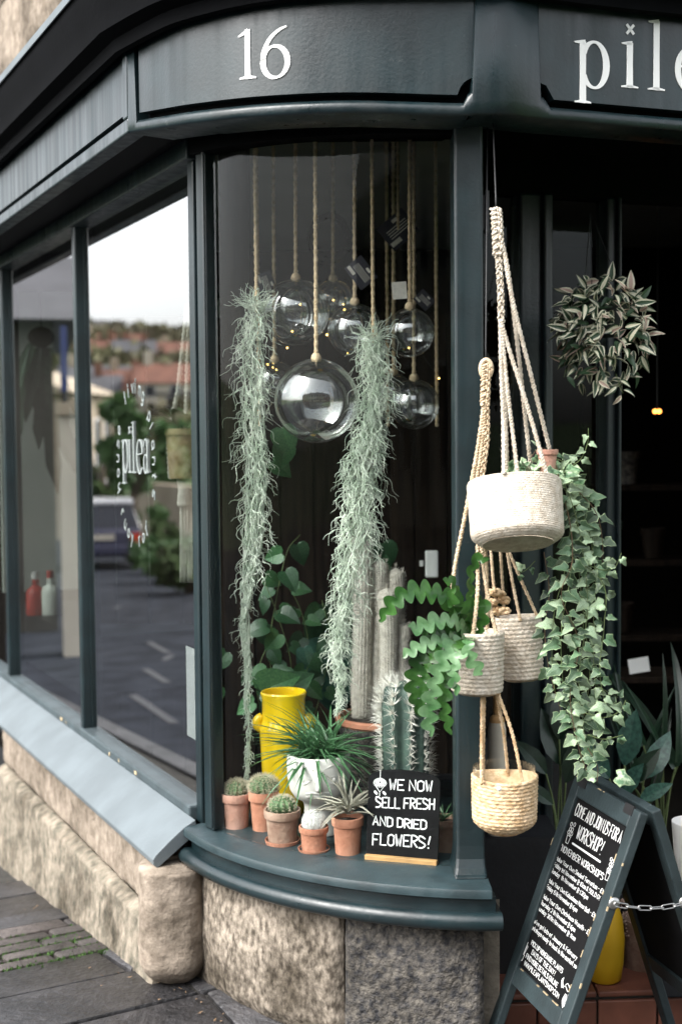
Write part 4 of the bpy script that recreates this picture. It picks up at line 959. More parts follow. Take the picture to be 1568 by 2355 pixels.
for i in range(22):
    a = R(i * 360 / 22); ribbon(mb, [(cx2 + .003 * math.cos(a), cy2 + .008 + .003 * math.sin(a)), (cx2 + .011 * math.cos(a), cy2 + .009 + .010 * math.sin(a)), (cx2 + .017 * math.cos(a), cy2 + .006 + .011 * math.sin(a))], .0013, cb)
for dx in (-.012, .010): ribbon(mb, [(cx2 + dx, cy2 - .016), (cx2 + dx + .004, cy2 - .02)], .006, cb)
mb.build('drawn_plant', 'sign_white', t)
# white sensor box on the inside post, and pale bottle
p = at(992, 1297, 4.36); t = thing('sensor_box', 'small white plastic sensor box fixed inside behind the column cacti', 'sensor', p)
mb = MB(); mb.box(p, V((.021, 0, 0)), V((0, .012, 0)), V((0, 0, .045))); bevel(mb.build('case', 'white_plastic', t), .005, 3)
mb = MB(); mb.box(p + V((-.034, 0, .002)), V((.006, 0, 0)), V((0, .006, 0)), V((0, 0, .009))); mb.build('magnet', 'white_plastic', t)
# ---- hanging glass globes on ropes, with swing tags
def twist_rope(mb, pts, r, turns=90, n=5, strands=2, step=.006):
    pts = [V(p) for p in pts]; L = [0]
    for a, b in zip(pts, pts[1:]): L.append(L[-1] + (b - a).length)
    def P(s):
        for i in range(len(L) - 1):
            if s <= L[i + 1]: break
        return pts[i].lerp(pts[i + 1], (s - L[i]) / max(1e-9, L[i + 1] - L[i])), (pts[i + 1] - pts[i]).normalized()
    N = max(4, int(L[-1] / step))
    for q in range(strands):
        path = []
        for i in range(N + 1):
            s = L[-1] * i / N; p, d = P(s); x = d.cross(V((0, 1, 0.02))).normalized(); y = d.cross(x); a = s * turns * 6.283 + q * 6.283 / strands
            path.append(p + (x * math.cos(a) + y * math.sin(a)) * r * .55)
        mb.tube(path, r * .62, n)
def swing_tag(root, p, ang, w_, h_, m_='tag_card'):
    X_ = V((math.cos(R(ang)), .1, math.sin(R(ang)))).normalized(); Z_ = V((-math.sin(R(ang)), .0, math.cos(R(ang))))
    def f(a, b, o): return p + X_ * a + Z_ * b + V((0, -.0015 - o, 0))
    mb = MB(); mb.box(p, X_ * w_ / 2, V((0, .0012, 0)), Z_ * h_ / 2); tg = mb.build('swing_tag', m_, root)
    if m_ == 'tag_card':
        mb = MB(); mb.box(f(-w_ * .28, -h_ * .30, 0), X_ * w_ * .18, V((0, .0003, 0)), Z_ * h_ * .08); mb.box(f(.1 * w_, h_ * .33, 0), X_ * w_ * .10, V((0, .0003, 0)), Z_ * h_ * .06)
        for k in range(4): mb.box(f(w_ * .02, h_ * (.15 - .09 * k), 0), X_ * w_ * .36, V((0, .0003, 0)), Z_ * h_ * .014)
        mb.build('tag_print', 'rope_white', tg)
def globe(u, v, rpx, y, label, tagp=None):
    c = at(u, v, y); r_ = rpx / FPX * y; t = thing('glass_globe', label, 'glass globe', c, 'glass globes hung on ropes in the bay window')
    mb = MB(); prof = [(max(.0005, r_ * math.sin(a)), -r_ * math.cos(a)) for a in [math.pi * i / 40 for i in range(38)]]
    mb.lathe(prof, c, 64); mb.build('globe', 'globe_glass', t, True)
    mb = MB(); zt_ = r_ * .96
    mb.lathe([(r_ * .10, zt_ - .004), (.014, zt_ + .002), (.012, zt_ + .012), (.0075, zt_ + .018)], c, 14); mb.build('rope_collar', 'rope_jute', t, True)
    mb = MB(); twist_rope(mb, [c + V((0, 0, zt_)), V((c.x + .004, c.y, CZ))], .0062, 60); mb.build('rope', 'rope_jute', t, True)
    if tagp: swing_tag(t, at(tagp[0], tagp[1], y - .005), tagp[2], tagp[3], tagp[4], *tagp[5:])
    return t
globe(728, 922, 97, 3.42, 'largest and lowest clear glass globe, hung between the two mosses')
globe(681, 718, 76, 3.62, 'clear glass globe behind the top of the left hanging moss')
globe(816, 760, 62, 3.58, 'clear glass globe just left of the top of the right hanging moss', (830, 627, -52, .075, .058))
globe(942, 765, 56, 3.56, 'clear glass globe hanging furthest right, beside the bay post', (918, 668, 4, .040, .046, 'rope_white'))
globe(766, 690, 46, 4.05, 'small dim glass globe behind the rope of the largest globe', )
globe(952, 930, 58, 3.74, 'low glass globe to the right of the right hanging moss', (975, 690, -45, .05, .04))
globe(905, 905, 46, 3.98, 'glass globe half hidden behind the middle of the right hanging moss')
globe(632, 880, 50, 3.95, 'glass globe with fairy lights half hidden behind the left moss', (612, 652, -70, .066, .05))
p = at(915, 528, 3.9); t = thing('hanging_card', 'dark square card hung from a rope near the top of the bay', 'card', p); swing_tag(t, p, 40, .10, .085, 'tag_card')
mb = MB(); twist_rope(mb, [p, V((p.x, p.y, CZ))], .005, 60); mb.build('rope', 'rope_jute', t, True)
for u, y in ((597, 3.95), (892, 4.1), (1004, 4.0)):
    a = at(u, 980, y); t = thing('hanging_rope', {597: 'loose jute rope hanging behind the left moss', 892: 'loose jute rope hanging just left of the dark square card', 1004: 'rightmost loose jute rope hanging beside the bay post'}[u], 'rope', V((a.x, a.y, a.z)))
    mb = MB(); twist_rope(mb, [a, V((a.x, y, CZ))], .0058, 60); mb.build('rope', 'rope_jute', t, True)
c = at(757, 548, 4.3); t = thing('dark_wreath', 'small dark twig wreath hanging high behind the globes', 'wreath', c)
mb = MB(); mb.tube([c + V((math.cos(a) * .062 + nz((a, 0, 0), 3) * .006, rnd(-.01, .01), math.sin(a) * .075)) for a in [6.283 * i / 36 for i in range(34)]], .012, 7); mb.build('ring', 'interior_dark', t, True)
# ---- hanging moss (air plant) bundles
def moss(label, ctrl, y, n, top_n, seed):
    random.seed(seed)
    pts = [at(u, v, y) for u, v, w_ in ctrl]; ws = [w_ / FPX * y / 2 * (1.0 if n > 1000 else .9) for u, v, w_ in ctrl]
    t = thing('hanging_moss', label, 'air plant', pts[0]); mb = MB()
    cum_ = [0]
    for a, b in zip(pts, pts[1:]): cum_.append(cum_[-1] + (b - a).length)
    def P(s):
        for i in range(len(cum_) - 1):
            if s <= cum_[i + 1]: break
        k = min(1, (s - cum_[i]) / (cum_[i + 1] - cum_[i])); return pts[i].lerp(pts[i + 1], k), lerp(ws[i], ws[i + 1], k)
    T = cum_[-1]
    def strand(p, d, L, r_, seg, hel):
        """one wiry thread: it curls as it falls and forks once"""
        path = [p]; ph = rnd(0, 6.283); x = d.orthogonal().normalized(); tw = rnd(5, 11) * random.choice((-1, 1))
        for i in range(seg):
            k = i / seg; y = d.cross(x); d2 = (d + (x * math.cos(ph + tw * k) + y * math.sin(ph + tw * k)) * hel + V((0, 0, -.35 * k))).normalized()
            p = p + d2 * (L / seg); path.append(p)
        mb.tube(path, lambda k: r_ * (1 - .6 * k), 3, False)
        return path
    for i in range(n):
        s = T * rnd(0, 1) ** 1.35; c_, w_ = P(s); a = rnd(0, 6.283); q = math.sqrt(rnd(0, 1)) * w_ * .72
        p = c_ + V((math.cos(a) * q, math.sin(a) * q * .6, 0)); out_ = V((math.cos(a), math.sin(a) * .7, 0)); sc_ = min(1, .22 + w_ / .045)
        pth = strand(p, (V((0, 0, -1)) + out_ * rnd(-.5, 1.0)).normalized(), rnd(.05, .115) * sc_, rnd(.0006, .0016), 9, rnd(.5, 1.5))
        if random.random() < .5: strand(pth[4], (pth[5] - pth[4]).normalized() + out_ * rnd(.3, 1.2) + rdir() * .4, rnd(.02, .05) * sc_, .0010, 6, rnd(.4, 1.2))
    for i in range(34):                                                       # long threads that hold the bundle together
        s0 = T * rnd(0, .55); path = []; off = V((rnd(-1, 1), rnd(-.6, .6), 0)); end = T * rnd(.45, .85) if i > 2 else T; ph = rnd(0, 6)
        for j in range(40):
            s = s0 + (end - s0) * j / 39; c_, w_ = P(s); path.append(c_ + off * w_ * .55 + V((.006 * math.sin(j * .9 + ph) + rnd(-.002, .002), .005 * math.cos(j * 1.1 + ph), 0)) * min(1, w_ / .012 + .75))
        mb.tube(path, .0016, 3, False)
    for i in range(top_n):
        d = (V((rnd(-1, 1), rnd(-.6, .3), rnd(.1, .9)))).normalized(); strand(pts[0] + V((rnd(-.02, .02), rnd(-.01, .01), rnd(-.02, .0))), d, rnd(.04, .09), .0014, 8, .5)
    tag(mb.build('strands', 'moss_strand', t, True), kind='stuff')
    mb = MB(); twist_rope(mb, [pts[0] + V((0, 0, -.02)), V((pts[0].x, y, CZ))], .0058, 60); mb.build('rope', 'rope_jute', t, True)
    random.seed(seed + 1)
moss('long pale green hanging moss on the left, tapering to one thread near the pots', [(590, 700, 80), (578, 780, 92), (582, 950, 96), (588, 1120, 90), (580, 1231, 86), (577, 1311, 66), (566, 1352, 38), (562, 1432, 30), (570, 1513, 22), (568, 1600, 12), (572, 1700, 9), (566, 1815, 5)], 3.50, 720, 80, 21)
moss('long pale green hanging moss on the right, ending beside the column cacti', [(858, 770, 70), (862, 850, 82), (855, 960, 100), (832, 1080, 130), (817, 1231, 126), (798, 1352, 92), (782, 1432, 62), (776, 1513, 46), (788, 1553, 26), (776, 1640, 8)], 3.47, 1150, 60, 33)
# ---- fairy lights on a thin wire
p = at(640, 830, 4.1); t = thing('fairy_lights', 'string of tiny warm fairy lights on thin wire behind the globes', 'fairy lights', p); wire = []
for u, v in ((488, 900), (489, 930), (492, 960), (560, 860), (617, 838), (626, 845), (630, 834), (634, 850), (660, 800), (674, 762), (690, 700), (768, 690), (788, 700), (794, 712), (750, 770), (800, 812), (862, 770), (940, 800), (905, 720), (1010, 870)):
    q = at(u + rnd(-3, 3), v, rnd(3.95, 4.25)); wire.append(q); mb = MB(); mb.sphere(q, rnd(.0018, .0030), 8, 6); mb.build('bulb', 'fairy', t, True)
mb = MB(); mb.tube(crom(wire, 4), .0005, 3); mb.build('wire', 'iron', t)
# ---- leafy plants at the back of the bay
def vine(root, ctrl, meshes, sp, size, mstem='stem_green', sr=.0018, spread=1.0, face=V((0, -1, .45)), up_bias=-.6):
    path = crom([at(u, v, y) for u, v, y in ctrl], 8); mb = MB(); mb.tube(path, lambda k: sr * (1 - .4 * k), 5); mb.build('stem', mstem, root, True)
    d = 0; side_ = 1
    for a, b in zip(path, path[1:]):
        d += (b - a).length
        if d >= sp:
            d = rnd(-.2, .2) * sp; side_ = -side_; tg_ = (b - a).normalized()
            out_ = (tg_.cross(V((0, -1, 0))) * side_ * rnd(.4, 1.2) * spread + V((0, rnd(-.5, .2), up_bias + rnd(-.3, .3)))).normalized()
            n_ = (face + rdir() * .55).normalized(); pet = b + out_ * size * .25
            put_leaf('leaf', random.choice(meshes), root, pet, out_, n_, size * rnd(.7, 1.2))
t = thing('pothos', 'dark green trailing leafy vine behind the yellow vase', 'climbing plant', gnd(640, 1700, 3.8))
for ctrl in (((640, 1640, 3.85), (620, 1500, 3.8), (635, 1380, 3.8), (660, 1270, 3.82), (690, 1230, 3.85)), ((640, 1640, 3.85), (670, 1540, 3.8), (640, 1420, 3.78), (600, 1320, 3.8)), ((690, 1640, 3.9), (710, 1500, 3.85), (690, 1400, 3.85), (650, 1330, 3.85)), ((600, 1640, 3.9), (590, 1560, 3.85), (620, 1480, 3.85), (660, 1470, 3.85)), ((720, 1660, 3.9), (745, 1560, 3.9), (760, 1470, 3.9), (740, 1380, 3.95))):
    vine(t, ctrl, heart_d + heart_m[:1], .045, .062)
for u, v, y, s_, dx, dz, ms in ((648, 985, 3.62, .085, .35, -1, heart_m), (655, 1020, 3.66, .075, -.15, -1, heart_m), (628, 1060, 3.7, .07, .5, -.4, heart_m), (698, 1490, 3.7, .055, .25, -1, heart_t), (600, 1590, 3.72, .12, 1.2, .55, heart_m), (640, 1600, 3.75, .12, 1, .7, heart_d), (760, 1480, 3.95, .24, .05, -1, heart_t), (775, 1400, 4.0, .25, .1, -1, heart_d), (880, 1250, 4.0, .09, .2, -.8, heart_d), (860, 1290, 4.0, .09, .5, -.6, heart_d), (520, 1500, 3.75, .07, -.4, -.6, heart_d), (500, 1580, 3.75, .06, -.2, -.8, heart_d)):
    put_leaf('leaf', ms[0], t, at(u, v, y), V((dx, 0, dz)), V((rnd(-.2, .2), -1, .35)), s_)

# ================================================================== things behind the side windows
# white macrame hanger with yellow pot
y_ = 3.95
t = thing('macrame_hanger', 'white knotted macrame hanger behind the side window', 'plant hanger', at(425, 1340, y_))
for i, ctrl in enumerate((((432, 700), (410, 900), (388, 1000), (392, 1100)), ((436, 700), (430, 900), (426, 1010), (424, 1110)), ((440, 700), (452, 900), (458, 1010), (452, 1105)))):
    mb = MB(); twist_rope(mb, [at(u, v, y_ + (0 if i < 2 else .03)) for u, v in ctrl], .0085, 50); mb.build('cord', 'rope_white', t, True)
mb = MB()
for k in range(14): u = 416 + k * 2.2; mb.tube(crom([at(424, 1110, y_), at(u, 1150, y_ + rnd(-.01, .01)), at(u + rnd(-2, 2), 1240, y_), at(u + rnd(-4, 2), 1340, y_)], 5), .0030, 4)
tag(mb.build('tassel', 'rope_white', t, True), kind='stuff')
mb = MB(); mb.lathe([(.001, 0), (.020, 0), (.022, .01), (.018, .05), (.022, .085), (.001, .09)], at(424, 1165, y_), 16); mb.build('knot', 'rope_white', t, True)
c = at(424, 1100, y_); t = thing('yellow_pot', 'small pale yellow plant pot held in the white macrame hanger', 'pot', c)
mb = MB(); mb.lathe([(.001, 0), (.044, 0), (.053, .13), (.057, .131), (.057, .15), (.053, .15), (.05, .135), (.001, .12)], c, 36); mb.build('pot', 'seagrass', t, True, 40)
for k in range(24):
    a = rnd(0, 6.283); e = rnd(.1, 1.2); d = V((math.cos(a) * math.cos(e), math.sin(a) * math.cos(e), math.sin(e))); put_leaf('leaf', random.choice(heart_m), t, c + V((0, 0, .14)) + d * .03, d, V((0, 0, 1)), rnd(.05, .09))
# white paper notice stuck inside the side pane
ta, tb = t_of(419), t_of(447)
def z_of(t_, v): return min((i * .004 for i in range(100, 640)), key=lambda z: abs(proj(fac(t_, -.02, z))[1] - v))
z0, z1 = z_of(ta, 1690), z_of(ta, 1486); c = fac((ta + tb) / 2, -.017, z0); t = thing('paper_notice', 'long white paper notice stuck inside the side window by the corner post', 'notice', c)
mb = MB(); mb.box(fac((ta + tb) / 2 - .02, -.0165, (z0 + z1) / 2), DL * ((ta - tb) / 2 + .02), NL * .0006, V((0, 0, (z1 - z0) / 2))); mb.build('sheet', 'sign_white', t)
# dark hanging staghorn fern
yy = 5.80; c = at(95, 760, yy); t = thing('staghorn_fern', 'dark drooping staghorn fern hanging in the far side window', 'fern', c)
stg = [leaf_mesh('frond', [(0, .02), (.15, .05), (.35, .075), (.5, .10), (.62, .05), (.8, .06), (1, 0)], ['leaf_dark'], .3, d_) for d_ in (.2, .7)]
for u, v, dx, L in ((95, 790, -.25, .34), (100, 790, -.1, .46), (105, 800, .02, .58), (112, 800, .08, .50), (118, 800, .15, .34), (80, 785, -.5, .26), (70, 790, -.4, .36), (100, 830, .0, .62), (110, 820, .05, .40), (85, 800, -.3, .45)):
    put_leaf('frond', random.choice(stg), t, at(u, v, yy + rnd(-.05, .05)), V((dx, rnd(-.2, .2), -1)), V((rnd(-.4, .4), -1, .2)), L * 1.05)
mb = MB(); mb.sphere(c + V((0, 0, -.03)), .06, 12, 8, (1, .8, .8)); mb.build('root_ball', 'soil', t, True)
mb = MB(); mb.tube([c, V((c.x, c.y, CZ))], .003, 4); mb.build('wire', 'iron', t)
# red and white bottles on the counter
for nm, lb, u, v, m_, hh in (('red_bottle', 'red plastic bottle on the counter in the far side window', 84, 1420, 'red_plastic', .155), ('white_bottle', 'pale bottle beside the red bottle in the far side window', 118, 1425, 'pale_board', .16)):
    c = at(u, v, 5.62); c.z = .872; t = thing(nm, lb, 'bottle', c)
    mb = MB(); mb.lathe([(.001, 0), (.040, 0), (.042, .01), (.042, hh * .62), (.03, hh * .75), (.014, hh * .82), (.014, hh), (.001, hh)], c, 24); mb.build('bottle', m_, t, True, 40)
    mb = MB(); mb.lathe([(.016, hh), (.016, hh + .03), (.001, hh + .03)], c, 16); mb.build('cap', 'red_plastic' if m_ != 'red_plastic' else 'white_plastic', t, True, 40)

# ================================================================== hanging baskets in front of the doorway
def basket(root, c, axis, rt_, rb, h, m_, rows_, rim=lambda a: 0.0, round_=.02, braid=46, amp=.0022):
    axis = V(axis).normalized(); x = V((1, 0, 0)) - axis * axis.x; x.normalize(); y = axis.cross(x); c = V(c)
    def pt(a, k, off):
        r_ = lerp(rb, rt_, k ** .8) - (round_ * max(0, 1 - k * h / round_) ** 2 if k * h < round_ else 0) + off
        z = h * k + rim(a) * k ** 3
        return c + axis * z + (x * math.cos(a) + y * math.sin(a)) * r_
    N = 150; rows = []; M = rows_ * 4
    for i in range(M + 1):
        k = i / M; row = []; rn = int(k * rows_ - 1e-6); f = (k * rows_) % 1.0
        for j in range(N):
            a = 2 * math.pi * j / N; o = amp * (math.sin(math.pi * f) * (.75 + .45 * math.sin(braid * a + (rn % 2) * math.pi + f * 2.2))) + .0008 * nz((math.cos(a) * 3, math.sin(a) * 3, k * 5), 3)
            row.append(pt(a, k, o))
        rows.append(row)
    mb = MB(); mb.grid(rows, True)
    mb.grid([rows[-1], [pt(2 * math.pi * j / N, 1, -.006) for j in range(N)], [pt(2 * math.pi * j / N, .4, -.008) for j in range(N)]], True)
    mb.build('woven_side', m_, root, True)
    mb = MB(); nr = max(6, int(rb / .004)); rws = []
    for i in range(nr * 2 + 1):
        q = (rb - round_ * .999) * (1 - i / (nr * 2)); rws.append([c + axis * (-.001 - .0012 * abs(math.sin(math.pi * i / 2))) + (x * math.cos(2 * math.pi * j / N) + y * math.sin(2 * math.pi * j / N)) * max(q, .0005) for j in range(N)])
    mb.grid(rws, True); mb.build('coiled_base', m_, root, True)
    return pt
def ropes(root, ctrls, r_, m_='rope_jute', name='rope', turns=75):
    for ctrl in ctrls:
        mb = MB(); twist_rope(mb, crom([p if isinstance(p, V) else at(*p) for p in ctrl], 6), r_, turns, 6, 2, .0045)
        for k in range(10):                                                   # stray fibres
            p = random.choice(mb.v); spike(mb, p, p + rdir() * rnd(.006, .014), .0003)
        mb.build(name, m_, root, True)
def wrap(root, ctrl, r_, m_, n=3, name='braid'):
    mb = MB(); path = crom([at(*p) for p in ctrl], 8); L = sum((b - a).length for a, b in zip(path, path[1:])); s = 0; ps = [[] for _ in range(n)]
    fine = []
    for a, b in zip(path, path[1:]):
        for k in range(4): fine.append(a.lerp(b, k / 4))
    for i, p in enumerate(fine):
        s = L * i / len(fine)
        for q in range(n): w_ = s / .055 * 6.283 + q * 6.283 / n; ps[q].append(p + V((math.cos(w_) * r_ * .85, math.sin(2 * w_) * r_ * .4, 0)))
    for q in ps: twist_rope(mb, q, r_ * .55, 60, 5, 2, .004)
    mb.build(name, m_, root, True)
YA, YB, YC, YD = 2.86, 2.97, 2.95, 3.06
def hook(root, p):
    mb = MB(); mb.tube([p + V((0, 0, -.01)), p + V((0, .004, .03)), V((p.x + .02, 3.10, 2.405))], .0018, 6); mb.build('hanging_wire', 'iron', root, True)
# top basket
c = at(1190, 1250, YA - .01); ta_ = thing('hanging_basket', 'large pale woven basket, highest of the hanging baskets, trailing ivy', 'basket', c, 'woven hanging baskets by the door')
ax = V((-.02, .30, .95)).normalized()
basket(ta_, c, ax, .1035, .100, .128, 'jute_pale', 28, lambda a: .012 * math.cos(a + 1.9) + .006 * math.cos(2 * a + .5), .022, 60, .0014)
wrap(ta_, ((1140, 480, YA), (1143, 520, YA), (1146, 590, YA)), .010, 'jute_pale', 4)
wrap(ta_, ((1145, 585, YA), (1150, 660, YA), (1152, 745, YA)), .0062, 'jute_pale', 3)
ropes(ta_, [[(1150, 735, YA), (1152, 850, YA), (1157, 980, YA), (1158, 1090, YA - .07)], [(1152, 735, YA), (1162, 860, YA), (1180, 1010, YA), (1190, 1098, YA - .03)], [(1150, 735, YA), (1172, 810, YA), (1215, 945, YA), (1262, 1110, YA)],
            [(1155, 560, YA), (1178, 690, YA), (1222, 870, YA + .03), (1262, 1030, YA + .06), (1272, 1075, YA + .08)], [(1157, 570, YA), (1170, 640, YA), (1190, 800, YA + .03), (1207, 960, YA + .07), (1222, 1095, YA + .1)], [(1150, 735, YA), (1160, 900, YA + .04), (1166, 1095, YA + .1)]], .0052, 'jute_pale')
hook(ta_, at(1140, 482, YA))
# left basket
c = at(1096, 1592, YB); tb_ = thing('hanging_basket', 'small jute basket holding the zigzag leaved cactus, left of the others', 'basket', c, 'woven hanging baskets by the door')
basket(tb_, c, (.02, .0, 1), .0585, .0575, .142, 'jute_pale', 15, lambda a: .0, .010, 26, .0030)
wrap(tb_, ((1117, 838, YB), (1116, 880, YB), (1114, 935, YB)), .009, 'jute', 4)
mb = MB(); mb.tube([at(1117, 848, YB) + V((math.cos(a) * .012, 0, math.sin(a) * .02)) for a in [6.283 * i / 24 for i in range(25)]], .006, 6); mb.build('loop', 'jute', tb_, True)
wrap(tb_, ((1118, 930, YB), (1118, 1010, YB), (1108, 1095, YB), (1103, 1200, YB)), .0058, 'jute', 3)
ropes(tb_, [[(1112, 930, YB), (1098, 1030, YB), (1068, 1190, YB), (1042, 1330, YB), (1040, 1462, YB - .02)], [(1116, 935, YB), (1102, 1060, YB), (1096, 1110, YB), (1098, 1280, YB), (1097, 1370, YB - .03), (1087, 1460, YB - .05)], [(1103, 1200, YB), (1110, 1300, YB), (1125, 1390, YB - .02), (1142, 1462, YB - .03)], [(1106, 1200, YB), (1118, 1300, YB + .03), (1120, 1460, YB + .05)]], .0052, 'jute')
hook(tb_, at(1117, 836, YB))
# back basket
c = at(1200, 1562, YD); td_ = thing('hanging_basket', 'jute basket tilted behind the left one, holding dried yellow flower heads', 'basket', c, 'woven hanging baskets by the door')
basket(td_, c, (-.07, .05, 1), .0545, .0475, .150, 'jute_pale', 15, lambda a: 0, .008, 26, .0030)
ropes(td_, [[(1165, 1265, YD - .03), (1180, 1350, YD - .04), (1196, 1428, YD - .055)], [(1168, 1265, YD), (1200, 1340, YD), (1238, 1425, YD)], [(1128, 1265, YD), (1136, 1360, YD), (1146, 1430, YD)], [(1150, 1265, YD), (1158, 1400, YD + .05)]], .0042, 'jute')
t = thing('dried_flowers', 'cluster of dried straw yellow flower heads in the tilted back basket', 'dried flowers', at(1140, 1420, YD))
for u, v, s_ in ((1125, 1400, .016), (1138, 1362, .017), (1150, 1366, .014), (1158, 1380, .017), (1132, 1385, .015), (1160, 1405, .016), (1145, 1405, .018), (1128, 1362, .013)):
    p = at(u, v, YD + rnd(-.02, .02)); mb = MB()
    for k in range(7): a = 6.283 * k / 7; mb.sphere(p + V((math.cos(a) * s_ * .55, rnd(-.006, .006), math.sin(a) * s_ * .3)), s_ * .45, 8, 6, (1, 1, .8))
    mb.build('flower_head', 'seagrass', t, True)
# lowest basket
c = at(1159, 1912, YC); tc_ = thing('hanging_basket', 'empty golden seagrass basket, lowest of all, hung under the left basket', 'basket', c, 'woven hanging baskets by the door')
basket(tc_, c, (0.01, .02, 1), .0740, .0700, .130, 'seagrass', 15, lambda a: .003 * math.cos(2 * a), .034, 24, .0030)
ropes(tc_, [[(1108, 1600, YB - .02), (1107, 1700, YC - .03), (1106, 1805, YC - .062)], [(1113, 1600, YB), (1111, 1700, YC - .02), (1110, 1800, YC - .045)], [(1146, 1598, YB - .02), (1178, 1690, YC - .03), (1202, 1805, YC - .045)], [(1142, 1598, YB + .03), (1158, 1690, YC + .05), (1168, 1785, YC + .07)]], .0045, 'seagrass')
mb = MB(); mb.lathe([(.0695, .10), (.0705, .150), (.0712, .150), (.0702, .10)], c + V((0, .004, .0)), 40); mb.build('clear_liner', 'bay_glass', tc_, True)
mb = MB(); mb.lathe([(.001, 0), (.0055, .001), (.0055, .0025), (.001, .0035)], at(1147, 1814, YC - .076), 12, (0, -1, .1)); mb.build('button', 'white_plastic', tc_, True)
# clay pot inside the top basket
c = at(1258, 1085, YA + .06); t = thing('clay_pot', 'small pale clay pot peeking out of the ivy in the top basket', 'pot', c); clay_pot(t, c, .024, .05, 'terracotta_pale')
# ---- trailing ivy
random.seed(11)
iv = thing('trailing_ivy', 'variegated ivy trailing from the top basket down to the pavement sign', 'ivy', at(1240, 1100, YA))
def ivy(ctrl, sp=.0155, size=.029, ms=ivy_m, sc_=1.0):
    vine(iv, ctrl, ms, sp, size, 'stem_brown' if random.random() < .3 else 'stem_green', .0012, 1.0, V((-.25, -1, .55)), -.35)
Y1, Y2, Y3 = YA + .02, YA + .07, YA + .12
for ctrl in (((1170, 1090, Y3), (1200, 1082, Y2), (1260, 1080, Y2), (1300, 1120, Y1), (1335, 1240, Y1), (1350, 1400, Y1), (1330, 1560, Y1), (1345, 1700, Y2)),
             ((1200, 1095, Y2), (1270, 1075, Y2), (1320, 1110, Y2), (1350, 1200, Y2), (1368, 1330, Y2), (1362, 1480, Y2), (1372, 1640, Y2), (1360, 1740, Y2)),
             ((1240, 1070, Y3), (1300, 1080, Y3), (1325, 1200, Y2), (1310, 1330, Y1), (1290, 1450, Y1), (1295, 1580, Y1), (1320, 1690, Y2)),
             ((1260, 1100, Y3), (1310, 1150, Y3), (1300, 1300, Y2), (1275, 1400, Y2), (1268, 1500, Y2), (1275, 1590, Y2)),
             ((1240, 1060, Y3), (1290, 1060, Y3), (1345, 1130, Y3), (1360, 1260, Y3), (1345, 1420, Y3), (1355, 1560, Y3), (1335, 1680, Y3), (1340, 1790, Y3)),
             ((1270, 1090, Y1), (1305, 1180, Y1), (1315, 1290, YA - .02), (1290, 1370, YA - .02), (1330, 1480, Y1), (1310, 1600, Y1), (1330, 1720, Y1), (1352, 1780, Y1)),
             ((1250, 1270, Y3), (1262, 1360, Y3), (1252, 1450, Y3), (1262, 1540, Y3), (1290, 1640, Y3)), ((1300, 1270, Y1), (1385, 1340, Y1), (1388, 1440, Y1), (1378, 1540, Y1), (1390, 1620, Y1)), ((1320, 1120, Y2), (1370, 1180, Y2), (1385, 1260, Y2), (1380, 1350, Y2)),
             ((1290, 1110, Y2), (1340, 1180, Y2), (1330, 1300, Y2), (1340, 1440, Y2), (1310, 1540, Y2), (1345, 1650, Y2))):
    ivy(ctrl)
for ctrl in (((1330, 1290, Y1), (1380, 1310, Y1), (1412, 1305, Y1), (1428, 1272, Y1)), ((1310, 1075, Y2), (1335, 1055, Y2), (1350, 1020, Y2), (1352, 985, Y2)), ((1345, 1640, Y1), (1390, 1650, Y1), (1425, 1635, Y1), (1438, 1610, Y1)),
             ((1350, 1690, Y1), (1385, 1700, Y1), (1415, 1695, Y1), (1432, 1690, Y1)), ((1345, 1560, Y2), (1385, 1585, Y2), (1420, 1605, Y2)), ((1350, 1720, Y1), (1372, 1760, Y1), (1372, 1800, Y1)), ((1230, 1290, Y3), (1210, 1310, Y3), (1190, 1320, Y3)), ((1290, 1120, Y1), (1270, 1050, Y2), (1240, 1030, Y2), (1215, 1060, Y2))):
    ivy(ctrl, .016, .024)
for k in range(34):
    u, v = rnd(1180, 1330), rnd(1065, 1110); put_leaf('leaf', random.choice(ivy_m), iv, at(u, v, rnd(Y1, Y3)), (rdir() + V((0, -.4, -.3))).normalized(), V((rnd(-.4, .4), -.6, .8)), rnd(.026, .04))
put_leaf('leaf', ivy_m[5], iv, at(1420, 1785, Y1), V((1, -.1, -.35)), V((0, -1, .5)), .046)
build_rest(iv, 'small_leaves')
# ---- zigzag cactus
random.seed(5)
fb = thing('fishbone_cactus', 'bright green zigzag leaved cactus spilling from the left jute basket', 'cactus', at(1090, 1460, YB))
def fish(ctrl, hw, m_='fishbone', lobe=.030, rot=0.0):
    path = crom([at(*p) for p in ctrl], 44); mb = MB(); s = 0; rows = []
    for i, p in enumerate(path):
        tg_ = (path[min(i + 1, len(path) - 1)] - path[max(0, i - 1)]).normalized(); s += (p - path[max(0, i - 1)]).length
        side_ = tg_.cross(V((rot, -1, .35))).normalized(); n_ = side_.cross(tg_); k = i / (len(path) - 1); env = min(1, k * 5 + .25) * min(1, (1 - k) * 5 + .15)
        def w_(ph): f = (s / lobe + ph) % 1.0; n_l = int(s / lobe + ph); return (hw * env) * (.82 + .36 * abs(math.sin(n_l * 2.4 + hw * 900))) * (.15 + .85 * math.sin(math.pi * f ** 1.25) ** .62)
        a, b = w_(0), w_(.5)
        rows.append([p + side_ * a + n_ * .10 * a, p + side_ * a * .5 + n_ * .02 * a, p - n_ * .0015, p - side_ * b * .5 + n_ * .03 * b, p - side_ * b + n_ * .14 * b])
    mb.grid(rows); mb.build('stem', m_, fb, True)
y = YB - .02
